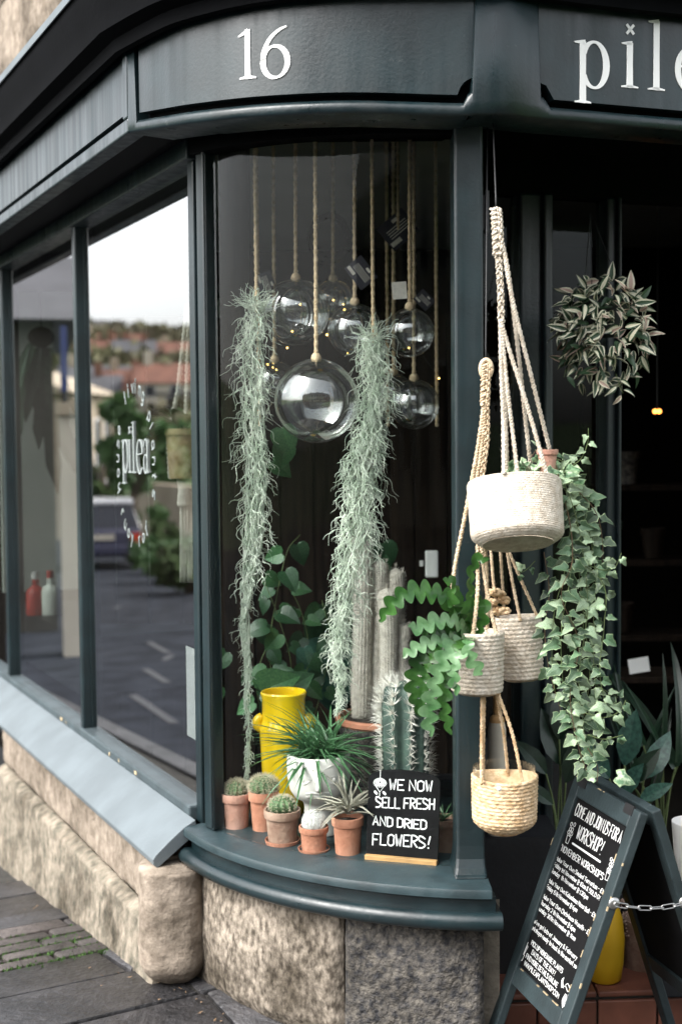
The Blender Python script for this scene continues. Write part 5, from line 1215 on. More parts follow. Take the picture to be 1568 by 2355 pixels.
for ctrl, hw, m_ in ((((1082, 1462, y), (1060, 1400, y - .03), (1015, 1368, y - .06), (950, 1362, y - .09), (905, 1385, y - .10), (872, 1430, y - .10)), .025, 'fishbone'),
                     (((1092, 1462, y), (1082, 1390, y), (1082, 1320, y), (1098, 1287, y), (1125, 1286, y)), .014, 'fishbone'),
                     (((1078, 1462, y), (1045, 1430, y - .05), (1000, 1428, y - .08), (962, 1442, y - .09), (938, 1440, y - .1)), .020, 'fishbone_pale'),
                     (((1074, 1466, y), (1030, 1470, y - .06), (980, 1480, y - .08), (945, 1498, y - .09), (925, 1512, y - .09)), .017, 'fishbone_pale'),
                     (((1080, 1466, y - .02), (1035, 1490, y - .08), (1002, 1560, y - .10), (985, 1640, y - .10), (992, 1695, y - .10)), .022, 'fishbone_pale'),
                     (((1085, 1466, y - .02), (1052, 1490, y - .08), (1030, 1560, y - .09), (1022, 1630, y - .09), (1036, 1690, y - .09)), .020, 'fishbone'),
                     (((1092, 1466, y - .02), (1075, 1476, y - .09), (1080, 1510, y - .10), (1098, 1538, y - .10), (1108, 1552, y - .10)), .016, 'fishbone_pale'),
                     (((1072, 1462, y - .02), (1010, 1466, y - .06), (968, 1510, y - .08), (950, 1580, y - .08), (965, 1650, y - .08)), .021, 'fishbone'),
                     (((1072, 1462, y - .02), (1000, 1500, y - .04), (972, 1570, y - .04), (975, 1640, y - .04)), .020, 'fishbone'),
                     (((1082, 1462, y + .02), (1055, 1380, y), (1040, 1340, y - .02), (1018, 1332, y - .03)), .014, 'fishbone'),
                     (((1082, 1462, y + .02), (1050, 1420, y - .03), (1035, 1390, y - .05), (1045, 1350, y - .06)), .022, 'fishbone'),
                     (((1098, 1462, y + .02), (1110, 1420, y), (1108, 1390, y), (1090, 1372, y)), .018, 'fishbone'),
                     (((1088, 1466, y - .02), (1058, 1500, y - .09), (1042, 1545, y - .1), (1050, 1600, y - .1)), .018, 'fishbone_pale'),
                     (((1060, 1452, y), (1008, 1440, y - .05), (980, 1455, y - .06), (970, 1480, y - .06)), .015, 'fishbone')):
    fish(ctrl, hw * .98, m_, rnd(.024, .031), rnd(-.6, .6))
mb = MB(); mb.lathe([(.054, .125), (.03, .132), (.001, .134)], at(1096, 1592, YB), 20); mb.build('soil', 'soil', fb, True)

# ================================================================== the doorway
c = at(1380, 765, 3.50); tr = thing('striped_hanging_plant', 'bushy hanging plant with striped cream and green leaves in the doorway', 'hanging plant', c)
random.seed(3)
mb = MB(); mb.lathe([(.001, -.06), (.055, -.06), (.075, .03), (.078, .03), (.074, .02), (.001, .0)], c + V((0, .0, .05)), 28); mb.build('pot', 'dark_wood', tr, True, 40)
for k in range(3):
    a = 2.1 * k; mb = MB(); mb.tube([c + V((math.cos(a) * .07, math.sin(a) * .07, .08)), at(1357, 490, 3.5)], .0012, 4); mb.build('wire', 'iron', tr)
n = 0
while n < 280:
    q_ = math.sqrt(rnd(0, 1)); a = rnd(0, 6.283); d = V((math.cos(a) * q_, -math.sqrt(1 - q_ * q_ * .98), math.sin(a) * q_))
    p = c + V((d.x * .125, d.y * rnd(.085, .12), d.z * .150 + .0))
    base_ = rdir() * .85 + V((d.x * .8, d.y * .4 - .2, d.z * .3 - .30)); me = random.choice(trad_m if random.random() < .5 else trad_m[0:4])
    put_leaf('leaf', me, tr, p, base_.normalized(), (V((0, -1, .7)) + rdir() * .9).normalized(), rnd(.032, .052)); n += 1
for ctrl in (((1415, 860, 3.42), (1425, 890, 3.42), (1432, 905, 3.42)), ((1370, 860, 3.42), (1368, 880, 3.42)), ((1300, 850, 3.44), (1296, 868, 3.44))):
    vine(tr, ctrl, trad_m, .012, .035, 'stem_green', .0012)
p = at(1510, 946, 5.0); t = thing('glowing_lamp', 'tiny glowing orange lamp deep inside the dark shop', 'lamp', p)
for dx in (-.008, .008):
    mb = MB(); mb.sphere(p + V((dx, 0, 0)), .009, 10, 8); mb.build('bulb', 'lamp_glow', t, True)
mb = MB(); mb.tube([p, V((p.x, p.y, CZ))], .002, 4); mb.build('cord', 'iron', t)
p = at(1468, 1530, 4.6); t = thing('paper_card', 'small white card on a shelf inside the dark doorway', 'card', p)
mb = MB(); mb.box(p, V((.036, 0, .006)), V((0, .001, 0)), V((-.004, 0, .026))); mb.build('card', 'sign_white', t)
mb = MB(); mb.bbox(p.x - .25, p.x + .3, p.y - .02, p.y + .2, p.z - .06, p.z - .04); mb.build('shelf', 'plank_brown', t)
sh = thing('wall_shelf', 'dim wooden wall shelf deep inside the dark doorway', 'shelf', at(1420, 1240, 4.7))
for v in (1120, 1290, 1460):
    p = at(1440, v, 5.3); mb = MB(); mb.bbox(p.x - .22, p.x + .30, p.y - .10, p.y + .10, p.z - .012, p.z + .012); mb.build('board', 'plank_brown', sh)
for i, (u, v, m_, hh, lb) in enumerate(((1375, 1120, 'plank_brown', .10, 'small dark brown pot on the top shelf inside the doorway'), (1440, 1120, 'stone_grey', .13, 'dark grey pot on the top shelf inside the doorway'), (1500, 1290, 'plank_brown', .12, 'dark brown pot on the middle shelf inside the doorway'), (1400, 1290, 'leaf_teal', .15, 'dark green glazed pot on the middle shelf inside the doorway'), (1430, 1460, 'plank_brown', .12, 'dark brown pot on the lowest shelf inside the doorway'))):
    p = at(u, v, 5.27); p.z += .0125; t = thing('shelf_pot', lb, 'pot', p, 'pots on the shelf inside the doorway'); clay_pot(t, p, .05, hh, m_)
# tall leafy plants standing inside the door
def leafy(label, u, y, zb_, lst, meshes, pot=True):
    b = at(u, 1900, y); c = V((b.x, b.y, zb_)); t = thing('leafy_plant', label, 'plant', c, 'leafy plants standing in the doorway')
    if pot: clay_pot(t, c, .085, .15, 'dark_wood')
    for (uu, vv, yy, dx, dy, dz, L) in lst:
        tip = at(uu, vv, yy); mb = MB(); s_ = c + V((rnd(-.03, .03), rnd(-.03, .03), .13)); mb.tube(crom([s_, s_.lerp(tip, .55) + V((0, 0, .05)), tip], 6), .003, 5); mb.build('stalk', 'stem_green', t, True)
        put_leaf('leaf', random.choice(meshes), t, tip, V((dx, dy, dz)), V((rnd(-.3, .3), -1, .6)), L)
leafy('broad leaved plant with glossy teal leaves behind the pavement sign', 1440, 3.62, .2, ((1445, 1800, 3.55, .6, -.2, .75, .13), (1470, 1840, 3.5, .8, -.2, .5, .10), (1435, 1760, 3.6, .2, 0, 1, .16), (1400, 1790, 3.6, -.5, -.1, .7, .14), (1480, 1790, 3.6, .5, 0, .8, .15), (1420, 1830, 3.55, .3, -.2, .5, .12)), big_m[:2] + big_m[2:3])
leafy('dark leaved plant between the lowest basket and the pavement sign', 1275, 3.60, .2, ((1270, 1850, 3.55, -.6, -.1, .55, .10), (1290, 1760, 3.62, -.3, 0, 1, .16), (1300, 1800, 3.6, .3, 0, .9, .14), (1255, 1780, 3.6, -.5, 0, .7, .12), (1285, 1700, 3.62, .1, 0, 1, .16)), big_m[2:])
leafy('tall dark strappy plant at the right edge of the doorway', 1530, 3.75, .2, [(1490 + rnd(-50, 70), rnd(1700, 1850), 3.72, rnd(-.5, .4), rnd(-.2, .2), 1, rnd(.22, .36)) for k in range(11)], [leaf_mesh('strap_leaf', BLADE, ['leaf_shade'], .6, .25), leaf_mesh('strap_leaf', STRAP, ['leaf_shade'], .6, .5)])
for u, lb, m_, rr_, y, hh in ((1600, 'pale grey white pot at the right edge behind the sign', 'white_plastic', .062, 3.30, .19),):
    zt_ = at(u, 1890, y).z; c = V((at(u, 1890, y).x, y, zt_ - hh)); t = thing('plant_pot', lb, 'pot', c)
    mb = MB(); mb.lathe([(.001, 0), (rr_ * .78, 0), (rr_, hh), (rr_ * .95, hh), (rr_ * .8, .02), (.001, .02)], c, 40); mb.build('pot', m_, t, True, 40)
    mb = MB(); mb.lathe([(.001, -.012), (.075, -.012), (.085, 0.004), (.08, .004), (.001, -.004)], c, 30); mb.build('saucer', m_, t, True, 40)
    st = thing('plant_stand', 'wooden crate stand under the pale pot at the right edge', 'stand', V((c.x, c.y, .2))); mb = MB(); mb.bbox(c.x - .11, c.x + .13, c.y - .09, c.y + .12, .2, c.z - .013); bevel(mb.build('crate', 'dark_wood', st), .006)
# yellow vase and clay pot on the step behind the sign
def on_step(u, v, y): p = at(u, v, y); return V((p.x, p.y, .2))
c = on_step(1388, 2250, 3.33); t = thing('yellow_floor_vase', 'tall matt yellow vase standing on the tiled step behind the sign', 'vase', c)
mb = MB(); mb.lathe([(.001, 0), (.035, 0), (.044, .006), (.050, .05), (.053, .11), (.047, .165), (.036, .198), (.031, .212), (.034, .232), (.030, .232), (.026, .21), (.04, .15), (.001, .1)], c, 40); mb.build('body', 'yellow_matt', t, True, 50)
c = on_step(1478, 2275, 3.42); t = thing('clay_pot', 'brown terracotta pot standing on the tiled step beside the yellow vase', 'pot', c)
mb = MB(); mb.lathe([(.001, 0), (.050, 0), (.058, .13), (.054, .13), (.048, .02), (.001, .02)], c, 36); mb.build('pot', 'terracotta_old', t, True, 40)
p = at(1424, 2110, 3.40); t = thing('dried_blossom', 'sprig of pale pink dried blossom behind the sign', 'dried flowers', V((c.x, c.y, .21))); mb = MB()
for k in range(120): q = p + V((rnd(-.02, .02), rnd(-.02, .02), rnd(-.05, .05))); mb.sphere(q, rnd(.002, .0038), 5, 4)
tag(mb.build('blossom', 'trad_pink', t), kind='stuff'); mb = MB(); mb.tube([V((c.x, c.y, .22)), p], .0015, 5); mb.build('stalk', 'stem_brown', t)
# pale bottle with wooden neck behind the lowest basket
c = at(1142, 1745, 3.40); t = thing('ceramic_bottle', 'pale ceramic bottle with amber neck seen above the lowest basket', 'bottle', V((c.x, c.y, .566)))
hb = at(1142, 1660, 3.40).z - .566
mb = MB(); mb.lathe([(.001, 0), (.024, 0), (.024, hb - .02), (.020, hb), (.001, hb)], V((c.x, c.y, .566)), 30); mb.build('body', 'house_cream', t, True, 40)
mb = MB(); mb.lathe([(.0205, hb), (.018, hb + .012), (.010, hb + .02), (.010, hb + .11), (.001, hb + .11)], V((c.x, c.y, .566)), 20); mb.build('neck', 'pine', t, True, 40)
st = thing('dark_shelf', 'dark narrow shelf unit in the doorway behind the lowest basket', 'shelf', V((c.x, 3.42, .2))); mb = MB(); mb.bbox(c.x - .05, c.x + .16, 3.37, 3.58, .2, .564); mb.build('carcass', 'dark_wood', st)

# ================================================================== pavement sign
TL = at(1321, 1782, 3.147); TR = atz(1472, 1868, TL.z); WX = TR - TL; SWD = WX.length; WX.normalize()
gb_ = .125; BL = atz(1124, 2349, .20); e_ = BL - TL; e_ -= WX * e_.dot(WX); DNV = e_.normalized(); NB = WX.cross(DNV).normalized()
if NB.dot(CAM - TL) < 0: NB = -NB
LEG = (TL.z - gb_ + .0) / -DNV.z; HP = (BL - TL).length * .82
sg = thing('pavement_sign', 'dark green wooden A frame sign lettered with November workshops', 'pavement sign', V((TL.x - .05, TL.y - .15, gb_)))
def bd(a, b, o): return TL + WX * a + DNV * b + NB * o
def bbar(a0, a1, b0, b1, o0, o1, name, m_, parent=sg, f=bd, bv=.003):
    mb = MB(); mb.hexa([f(a0, b0, o0), f(a1, b0, o0), f(a1, b1, o0), f(a0, b1, o0), f(a0, b0, o1), f(a1, b0, o1), f(a1, b1, o1), f(a0, b1, o1)])
    o = mb.build(name, m_, parent); bevel(o, bv) if bv else None; return o
SS = .038
bbar(0, SS, 0, LEG, -.022, 0, 'stile', 'board_paint'); bbar(SWD - SS, SWD, 0, LEG, -.022, 0, 'stile', 'board_paint')
bbar(SS, SWD - SS, 0, .045, -.022, -.001, 'top_rail', 'board_paint'); bbar(SS, SWD - SS, HP - .045, HP, -.022, -.001, 'bottom_rail', 'board_paint')
panel = bbar(SS - .004, SWD - SS + .004, .04, HP - .04, -.014, -.008, 'chalk_panel', 'chalkboard', bv=0)
for i in range(26):                                                           # chipped edges
    a, b, s_ = random.choice(((SWD - .001, rnd(.0, LEG * .9), 1), (SWD - SS, rnd(.05, HP), 1), (rnd(0, SWD), .001, 0), (rnd(SS, SWD - SS), HP - .045, 0), (.001, rnd(0, LEG), 1)))
    mb = MB(); l_ = rnd(.002, .010); q = .0012
    mb.box(bd(a, b, -.0012), (DNV if s_ else WX) * l_, (WX if s_ else DNV) * q, NB * .0016); mb.build('paint_chip', 'chipped_wood', sg)
# rear leaf, hinged at the top
e2 = V((WX.y, -WX.x, 0)); e2 = -e2 if e2.x < 0 else e2; D2 = (V((0, 0, -1)) * .93 + e2 * .30); D2 = D2.normalized(); N2 = WX.cross(D2).normalized(); N2 = -N2 if N2.x < 0 else N2
T2 = TL - NB * .026 + e2 * .004 + V((0, 0, .006)); L2 = (T2.z - gb_) / -D2.z
def bd2(a, b, o): return T2 + WX * a + D2 * b + N2 * o
bbar(0, SS, 0, L2, 0, .022, 'stile', 'board_paint', f=bd2); bbar(SWD - SS, SWD, 0, L2, 0, .022, 'stile', 'board_paint', f=bd2)
bbar(SS, SWD - SS, 0, .045, .001, .022, 'top_rail', 'board_paint', f=bd2); bbar(SS, SWD - SS, HP - .045, HP, .001, .022, 'bottom_rail', 'board_paint', f=bd2)
bbar(SS - .004, SWD - SS + .004, .04, HP - .04, .008, .014, 'rear_panel', 'chalkboard', f=bd2, bv=0)
for a in (.03, SWD - .07): bbar(a, a + .04, -.004, .018, -.004, .0015, 'hinge', 'iron', f=bd, bv=0)
# chain between the leaves
bch = HP * .40; pa_ = bd(SWD + .001, bch, -.011); pb_ = bd2(SWD + .001, HP * .43, .011); ch = []
for p in (pa_, pb_):
    mb = MB(); mb.lathe([(.001, .004), (.007, .005), (.013, .002), (.014, 0), (.001, 0)], p, 20, WX); mb.build('chain_disc', 'steel', sg, True)
pa_ += WX * .006; pb_ += WX * .006; nl = 6
for k in range(nl):
    f0, f1 = (k + .02) / nl, (k + .98) / nl
    def cp(f): q = pa_.lerp(pb_, f); q.z -= .010 * math.sin(math.pi * f); return q
    a, b = cp(f0), cp(f1); d = (b - a); L_ = d.length * 1.22; d.normalize(); m_ = (a + b) / 2; s_ = V((0, 0, 1)).cross(d).normalized() if k % 2 else (V((0, 0, 1)) - d * d.z).normalized()
    loop = []
    for i in range(20):
        w_ = 6.283 * i / 20; x_ = math.cos(w_); loop.append(m_ + d * (L_ / 2 - .005 if x_ > 0 else -(L_ / 2 - .005)) + d * x_ * .005 + s_ * math.sin(w_) * .005)
    mb = MB(); mb.tube(loop + loop[:2], .0014, 6); mb.build('chain_link', 'steel', sg, True)
# writing on the sign
def wb(a, b, o): return bd(a, b, -.0075 + o)
def line(txt, k, m0, m1, size, pen, jit=.03):
    sx = (m1 - m0) * SWD / text_w(txt, size); mb = MB()
    write(mb, txt, m0 * SWD, 0, size, pen, lambda X, Y, o: wb(X, k * HP - Y, o), sx, 0, jit); mb.build('lettering', 'sign_white', sg)
line('COME AND JOIN US FOR A', .165, .145, .855, .027, .0021)
line('WORKSHOP!', .255, .275, .675, .031, .0025)
mb = MB(); ribbon(mb, [(.255 * SWD, 0), (.69 * SWD, .001)], .0045, lambda X, Y, o: wb(X, .285 * HP - Y, o)); mb.build('lettering', 'sign_white', sg)
line("'NOVEMBER WORKSHOPS", .345, .125, .80, .0145, .0016)
k = .395
for txt, a, b, dk in (('Make Your Own Sealed Terrarium - £1', .105, .855, .0), ('Friday 1st November @ 10am & SOLD O!', .105, .845, .031), ('Sunday 9th November @ 1.30pm', .10, .70, .031), ('Make Your Own Kokedama Moss Ball - £1', .105, .85, .046), ('Friday 15th November @ 6pm', .11, .62, .031), ('Make Your Own Christmas Wreath - £', .10, .85, .046), ('Thursday 29th November @ 6pm', .095, .68, .031), ('Sunday 30th November @ 11am', .09, .72, .031), ("We've got lots of January & February", .085, .82, .062), ('workshops ready to book in the market so', .08, .85, .031)):
    k += dk; line(txt, k, a, b, .0095, .0011, .04)
k = .795
for txt, a, b, dk in (('PICK UP HOMEWARE PLANTS', .17, .70, 0), ('DAYS OF THE DAY!', .22, .62, .033), ('FIND MORE DETAILS ONLINE', .16, .70, .033), ('WWW.PILEAPLANTSHOP.COM', .17, .76, .033)): k += dk; line(txt, k, a, b, .0105, .0013, .02)
def doodle(strokes, a, k, sc_, pen=.0012):
    mb = MB()
    for st in strokes: ribbon(mb, [(p.x, p.y) for p in crom([V((x * sc_, y * sc_, 0)) for x, y in st], 4)] if len(st) > 2 else [(x * sc_, y * sc_) for x, y in st], pen, lambda X, Y, o: wb(a * SWD + X, k * HP - Y, o))
    mb.build('drawn_plant', 'sign_white', sg)
potd = [[(-.8, 1.6), (-.55, 0)], [(-.55, 0), (.55, 0)], [(.55, 0), (.8, 1.6)], [(-.95, 1.6), (.95, 1.6)]]
def circ(x, y, r_): return [(x + r_ * math.cos(6.283 * i / 8), y + r_ * math.sin(6.283 * i / 8)) for i in range(9)]
doodle(potd + [circ(x, y, .42) for x, y in ((-.7, 2.3), (.1, 2.2), (.8, 2.3), (-.4, 3.1), (.5, 3.2), (-.7, 4.1), (.7, 4.4))], .175, .30, .011)
doodle(potd + [circ(x, y, .4) for x, y in ((-.6, 2.2), (.3, 2.1), (.7, 2.8), (-.2, 2.8), (-.5, 3.5), (.4, 3.6), (0, 4.3), (-.8, 4.6), (.7, 4.7))] + [[(0, 2), (.9, 4), (1.3, 4.6)]], .835, .335, .010)
doodle(potd + [[(x * .5, 1.6), (x, 3.4 + rnd(-.3, .8)), (x * 1.3, 4.6 + rnd(-.5, .5))] for x in (-.9, -.6, -.3, 0, .3, .6, .9)], .11, .885, .009)
doodle([[(-1.6, .0), (-.3, .8), (1.2, .3), (1.6, 1.0), (.3, 1.6), (-.4, 1.0)]] + [[(-1.7 + .3 * j, .2), (-2.4 + .2 * j, 1.2), (-1.9, 2.0)] for j in range(4)], .80, .845, .011)
doodle([[(0, 0), (.1, 1.2)]] + [[(0, 1.0), (x, 2.4), (x * .6, 3.8 + rnd(-.4, .5))] for x in (-1.0, -.6, -.2, .2, .6, 1.0)], .84, .93, .010)

# ================================================================== the street that the windows mirror
def house(nm, label, c, face, w_, d_, h, mw, mr, rows_=2, cols=3, gable=True, grp=None, cat='house', detail=True, roof_h=None):
    f = V(face); f.z = 0; f.normalize(); x = V((-f.y, f.x, 0)); c = V(c)
    t = thing(nm, label, cat, c, grp)
    def P(a, o, z): return c + x * a + f * o + V((0, 0, z))
    mb = MB(); mb.hexa([P(-w_ / 2, -d_, -2), P(w_ / 2, -d_, -2), P(w_ / 2, 0, -2), P(-w_ / 2, 0, -2), P(-w_ / 2, -d_, h), P(w_ / 2, -d_, h), P(w_ / 2, 0, h), P(-w_ / 2, 0, h)]); mb.build('wall', mw, t)
    rh = roof_h or d_ * .38; o_ = .35
    mb = MB(); a, b = w_ / 2 + o_, d_ / 2
    e = [P(-a, o_, h - .1), P(a, o_, h - .1), P(a, -d_ - o_, h - .1), P(-a, -d_ - o_, h - .1), P(-a, -b, h + rh), P(a, -b, h + rh)]
    for q in ((0, 1, 5, 4), (2, 3, 4, 5), (1, 2, 5), (3, 0, 4), (3, 2, 1, 0)): mb.poly([e[i] for i in q])
    rf = mb.build('roof', mr, t)
    mb = MB(); mb.box(P(w_ * .36, -b, h + rh * .9), x * .35, f * .3, V((0, 0, rh * .35 + .6))); mb.build('chimney', mw, rf)
    for r_ in range(rows_):
        for k in range(cols):
            a = -w_ / 2 + w_ * (k + .5) / cols; zz = h * (r_ + .55) / rows_; hw, hh = w_ / cols * .2, h / rows_ * .26
            if r_ == 0 and k == cols // 2 and detail:
                mb = MB(); mb.box(P(a, .02, 1.02), x * .48, f * .04, V((0, 0, 1.02))); dd = mb.build('door', 'dark_wood', t); continue
            mb = MB(); mb.box(P(a, .01, zz), x * (hw + .06), f * .03, V((0, 0, hh + .06))); wf = mb.build('window', 'sign_white', t)
            mb = MB(); mb.box(P(a, .05, zz), x * hw, f * .015, V((0, 0, hh))); mb.build('pane', 'car_glass', wf)
    return t
# terrace across the road, behind the camera
for i, (x, m_, h, r_, lb) in enumerate(((-9.5, 'house_stone', 5.6, 'roof_slate', 'stone terrace house across the road, furthest to the left'), (-3.2, 'house_cream', 5.9, 'roof_slate', 'cream rendered terrace house across the road'), (3.1, 'house_stone', 6.3, 'roof_slate', 'stone terrace house directly behind the camera'), (9.4, 'house_brick', 5.6, 'roof_slate', 'brick terrace house across the road to the right'))):
    house('terrace_house', lb, V((x * 1.0, -13, gz(x, -13))), (0, 1, 0), 6.2, 7, h, m_, r_, 2, 3, grp='terrace across the road')
# dark house whose reflection fills the far side window
p = rg(60, 15.5); q = rp(60, 1300, 15.5) - CAM2; fdir = V((-q.x, -q.y, 0)).normalized()
xx = V((-fdir.y, fdir.x, 0))
cL, cR = rg(128, 15.5), None
side_dir = (rg(20, 15.5) - rg(128, 15.5)); side_dir.z = 0; side_dir.normalize()
cc = cL + side_dir * 3.4
house('corner_house', 'dark old stone house at the edge of the side street', V((cc.x, cc.y, gz(cc.x, cc.y))), fdir, 6.8, 5, 3.7, 'house_dark', 'roof_slate', 2, 3, roof_h=1.0)
# pale stone gate pier next to it, and a blue sign board
c = rg(160, 13.0); t = thing('gate_pier', 'tall pale stone pier beside the dark house', 'pier', c); hgt = rp(160, 955, 13.0).z - c.z
mb = MB(); f = fdir; x = side_dir
mb.hexa([c + x * a + f * b + V((0, 0, z)) for z in (-.3, hgt) for a, b in ((-.09, -.2), (.09, -.2), (.09, .2), (-.09, .2))]); mb.build('shaft', 'house_cream', t)
mb = MB(); mb.hexa([c + x * a + f * b + V((0, 0, z)) for z in (hgt, hgt + .12) for a, b in ((-.12, -.25), (.12, -.25), (.12, .25), (-.12, .25))]); mb.build('cap', 'house_stone', t)
c = rg(153, 14.5); t = thing('blue_sign', 'tall narrow dark blue sign board on a post beside the pier', 'sign', c); za, zb2 = rp(153, 900, 14.5).z, rp(153, 750, 14.5).z
mb = MB(); mb.box(V((c.x, c.y, (za + zb2) / 2)), x * .035, f * .03, V((0, 0, (zb2 - za) / 2))); mb.build('board', 'blue_sign', t)
mb = MB(); mb.tube([c, V((c.x, c.y, za))], .03, 8); mb.build('post', 'iron', t)
# parked car seen from behind
c = rg(236, 29); q = c - CAM2; fd = V((q.x, q.y, 0)).normalized(); rt2_ = V((fd.y, -fd.x, 0))      # fd away from the viewer, along the car
car = thing('parked_car', 'dark purple blue hatchback with pale roof parked down the street', 'car', c)
def cp3(a, l, z): return c + rt2_ * a + fd * l + V((0, 0, z))
mb = MB(); rows = []
prof = [(-.0, .32, .78), (.02, .55, .80), (.02, .82, .84), (.10, .92, .84), (1.0, .95, .85), (2.9, .92, .85), (3.9, .82, .80), (4.05, .55, .76), (4.05, .32, .74)]
for l, z, hw in prof: rows.append([cp3(-hw, l, .28), cp3(-hw, l, z * .8), cp3(-hw * .96, l, z), cp3(hw * .96, l, z), cp3(hw, l, z * .8), cp3(hw, l, .28)])
mb.grid(rows, True, True, True); body = bevel(mb.build('body', 'car_paint', car, True, 40), .05, 3)
mb = MB(); rows = []
for l, z, hw in ((.06, .90, .80), (.30, 1.38, .66), (.5, 1.43, .65), (1.9, 1.44, .65), (2.2, 1.38, .66), (2.95, .92, .80)): rows.append([cp3(-hw, l, z), cp3(hw, l, z)])
rows2 = [[cp3(-.84, .06 + (2.9) * i / 5, .90), cp3(.84, .06 + 2.9 * i / 5, .90)] for i in range(6)]
mb.grid([[b[0], a[0], a[1], b[1]] for a, b in zip(rows, rows2)], True, True, True); cab = mb.build('cabin', 'car_glass', car, True, 40)
mb = MB(); mb.hexa([cp3(a, l, z) for z in (1.40, 1.50) for a, l in ((-.68, .28), (.68, .28), (.66, 2.1), (-.66, 2.1))]); bevel(mb.build('roof', 'car_roof', car), .03)
for sg_ in (-1, 1):
    mb = MB(); mb.box(cp3(sg_ * .72, .0, .68), rt2_ * .11, fd * .03, V((0, 0, .10))); mb.build('tail_light', 'tail_red', car)
    for l in (.75, 3.2):
        mb = MB(); mb.lathe([(.001, -.1), (.20, -.1), (.31, -.08), (.32, 0), (.31, .08), (.20, .1), (.001, .1)], cp3(sg_ * .74, l, .30), 24, rt2_); mb.build('wheel', 'rubber', car, True, 40)
mb = MB(); mb.box(cp3(0, -.03, .42), rt2_ * .80, fd * .05, V((0, 0, .10))); bevel(mb.build('bumper', 'car_paint', car), .03)
mb = MB(); mb.box(cp3(0, -.015, .70), rt2_ * .26, fd * .012, V((0, 0, .055))); mb.build('number_plate', 'house_cream', car)
# garden tree / tall shrub beyond
def tree(nm, label, c, h, rx, rz, n, m_='tree_leaf', grp=None, lsz=.16, cat='tree'):
    t = thing(nm, label, cat, c, grp); mb = MB(); mb.tube([c, c + V((.05, .03, h * .4)), c + V((0, .1, h * .75))], lambda k: .14 * (1 - .7 * k), 8)
    for k in range(6): a = rnd(0, 6.28); mb.tube([c + V((0, 0, h * rnd(.3, .5))), c + V((math.cos(a) * rx * .6, math.sin(a) * rx * .6, h * rnd(.6, .8)))], lambda k: .05 * (1 - .6 * k), 6)
    mb.build('trunk', 'bark', t, True); mb = MB(); cl = [(rdir(), rnd(.4, 1)) for _ in range(26)]
    for i in range(n):
        d, q = random.choice(cl); o = V((d.x * rx * q, d.y * rx * q, h * .55 + d.z * rz * q)) + rdir() * rx * .28 * rnd(.3, 1); p = c + o; u_ = rdir() * lsz; v_ = rdir() * lsz * .6; mb.poly([p - u_, p + v_, p + u_, p - v_])
    tag(mb.build('crown', m_, t), kind='stuff')
random.seed(9)
def hz(u, v, r_): return rp(u, v, r_).z
c = rg(312, 36); tree('garden_tree', 'dense green tree in the garden just beyond the parked car', c, hz(312, 870, 36) - c.z, 1.05, (hz(312, 870, 36) - c.z) * .46, 2600)
c = rg(246, 40); tree('garden_tree', 'yellowing bush to the left of the dense green tree', c, (hz(246, 990, 40) - c.z), .9, (hz(246, 990, 40) - c.z) * .45, 1400, 'grass')
c = rg(372, 44); tree('garden_tree', 'small green tree to the right of the dense green tree', c, (hz(372, 930, 44) - c.z), 1.1, (hz(372, 930, 44) - c.z) * .46, 1600)
for i, (u, r_, v, lb) in enumerate(((372, 27, 1215, 'low roadside shrub nearest the parked car'), (405, 24, 1230, 'low roadside shrub in the middle of the verge'), (440, 21, 1250, 'low roadside shrub at the near end of the verge'), (350, 30, 1250, 'low clipped shrub tucked beside the car'))):
    c = rg(u, r_); h = hz(u, v, r_) - c.z; tree('roadside_shrub', lb, c, max(.5, h), .75, max(.3, h * .5), 900, 'tree_leaf' if i % 2 else 'grass', 'shrubs along the verge', .10, 'shrub')
# beige garden wall and building behind the shrubs
a, b = rg(170, 48), rg(262, 51); d = (b - a); d.z = 0; f = V((d.y, -d.x, 0)).normalized(); f = f if f.dot(CAM2 - a) > 0 else -f
house('stone_barn', 'long pale stone building across the end of the street', (a + b) / 2, f, d.length, 5, hz(240, 900, 50) - gz(a.x, a.y), 'house_stone', 'house_stone', 1, 4, detail=False, roof_h=.9)
a, b = rg(330, 46), rg(460, 38); t = thing('garden_wall', 'low rubble garden wall along the far side of the road', 'wall', (a + b) / 2); mb = MB(); mb.hexa([a + V((0, 0, -.4)), b + V((0, 0, -.4)), b + V((.3, .3, -.4)), a + V((.3, .3, -.4)), a + V((0, 0, 2.0)), b + V((0, 0, 1.8)), b + V((.3, .3, 1.8)), a + V((.3, .3, 2.0))]); mb.build('masonry', 'house_stone', t)
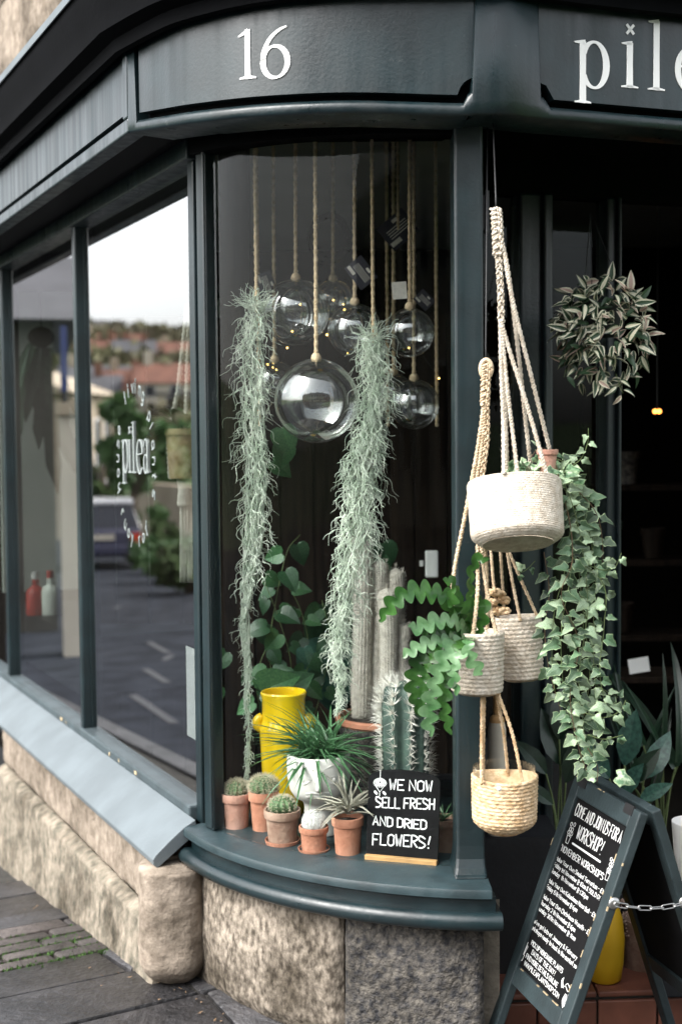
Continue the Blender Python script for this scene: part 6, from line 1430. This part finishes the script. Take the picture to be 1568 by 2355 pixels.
# houses stepping up the far hillside
specs = [(232, 118, 905, 'house_stone', 'roof_slate', 11), (276, 112, 930, 'house_brick', 'roof_slate', 8), (318, 115, 915, 'house_stone', 'roof_red', 9), (362, 110, 925, 'house_brick', 'roof_red', 8), (404, 108, 905, 'house_cream', 'roof_red', 10), (446, 108, 930, 'house_stone', 'roof_slate', 9),
         (214, 150, 830, 'house_cream', 'roof_red', 10), (254, 155, 815, 'house_stone', 'roof_red', 11), (298, 150, 830, 'house_brick', 'roof_slate', 9), (338, 152, 835, 'house_brick', 'roof_red', 10), (382, 150, 835, 'house_brick', 'roof_red', 11), (424, 152, 840, 'house_stone', 'roof_red', 10), (224, 185, 775, 'house_brick', 'roof_slate', 11), (268, 190, 790, 'house_brick', 'roof_red', 9), (345, 188, 800, 'house_brick', 'roof_red', 11), (395, 190, 805, 'house_brick', 'roof_red', 10)]
wall_w = {'house_stone': 'stone', 'house_brick': 'brick', 'house_cream': 'cream'}; ordn = ['first', 'second', 'third', 'fourth', 'fifth', 'sixth']
for i, (u, r_, v, mw, mr, w_) in enumerate(specs):
    row = 'lowest' if i < 6 else 'middle' if i < 12 else 'topmost'; k = i if i < 6 else i - 6 if i < 12 else i - 12
    c = rp(u, v + 40, r_); f = CAM2 - c; h = (40 / FPX * r_) * 1.3 + 1.5; c.z -= h * .3
    house('hillside_house', '%s house with %s roof, %s from the left in the %s hillside row' % (wall_w[mw], 'red' if mr == 'roof_red' else 'slate', ordn[k], row), c, f, w_ * .62, 6, h, mw, mr, 2, 3, grp='houses on the far hillside', detail=False, roof_h=1.7)
# wooded hillside between the houses
mb = MB()
for i in range(5000):
    u, r_ = rnd(120, 520), rnd(85, 215); p = rg(u, r_); p = p + V((0, 0, rnd(0, 3.2))); s_ = rnd(.4, 1.0); u_ = rdir() * s_; v_ = rdir() * s_; mb.poly([p - u_, p + v_, p + u_, p - v_])
tag(mb.build('hillside_wood', 'wood_hill', None), 'brown and green winter trees massed on the far hillside', 'woodland', kind='stuff')
# painted road marks
for i, (pts) in enumerate((((338, 1478), (382, 1502)), ((372, 1520), (392, 1508)), ((330, 1540), (380, 1572)), ((300, 1600), (395, 1665)), ((260, 1400), (276, 1395)))):
    q = []
    for u, v in pts:
        for r_ in [4.6 + .05 * j for j in range(400)]:
            p = rp(u, v, r_)
            if p.z <= gz(p.x, p.y) - .026: break
        q.append(V((p.x, p.y, gz(p.x, p.y) - .024)))
    d = (q[1] - q[0]).normalized(); s_ = V((d.y, -d.x, 0)) * .035; mb = MB(); mb.quad(q[0] - s_, q[1] - s_, q[1] + s_, q[0] + s_); tag(mb.build('road_marking', 'road_paint', bpy.data.objects['road']))
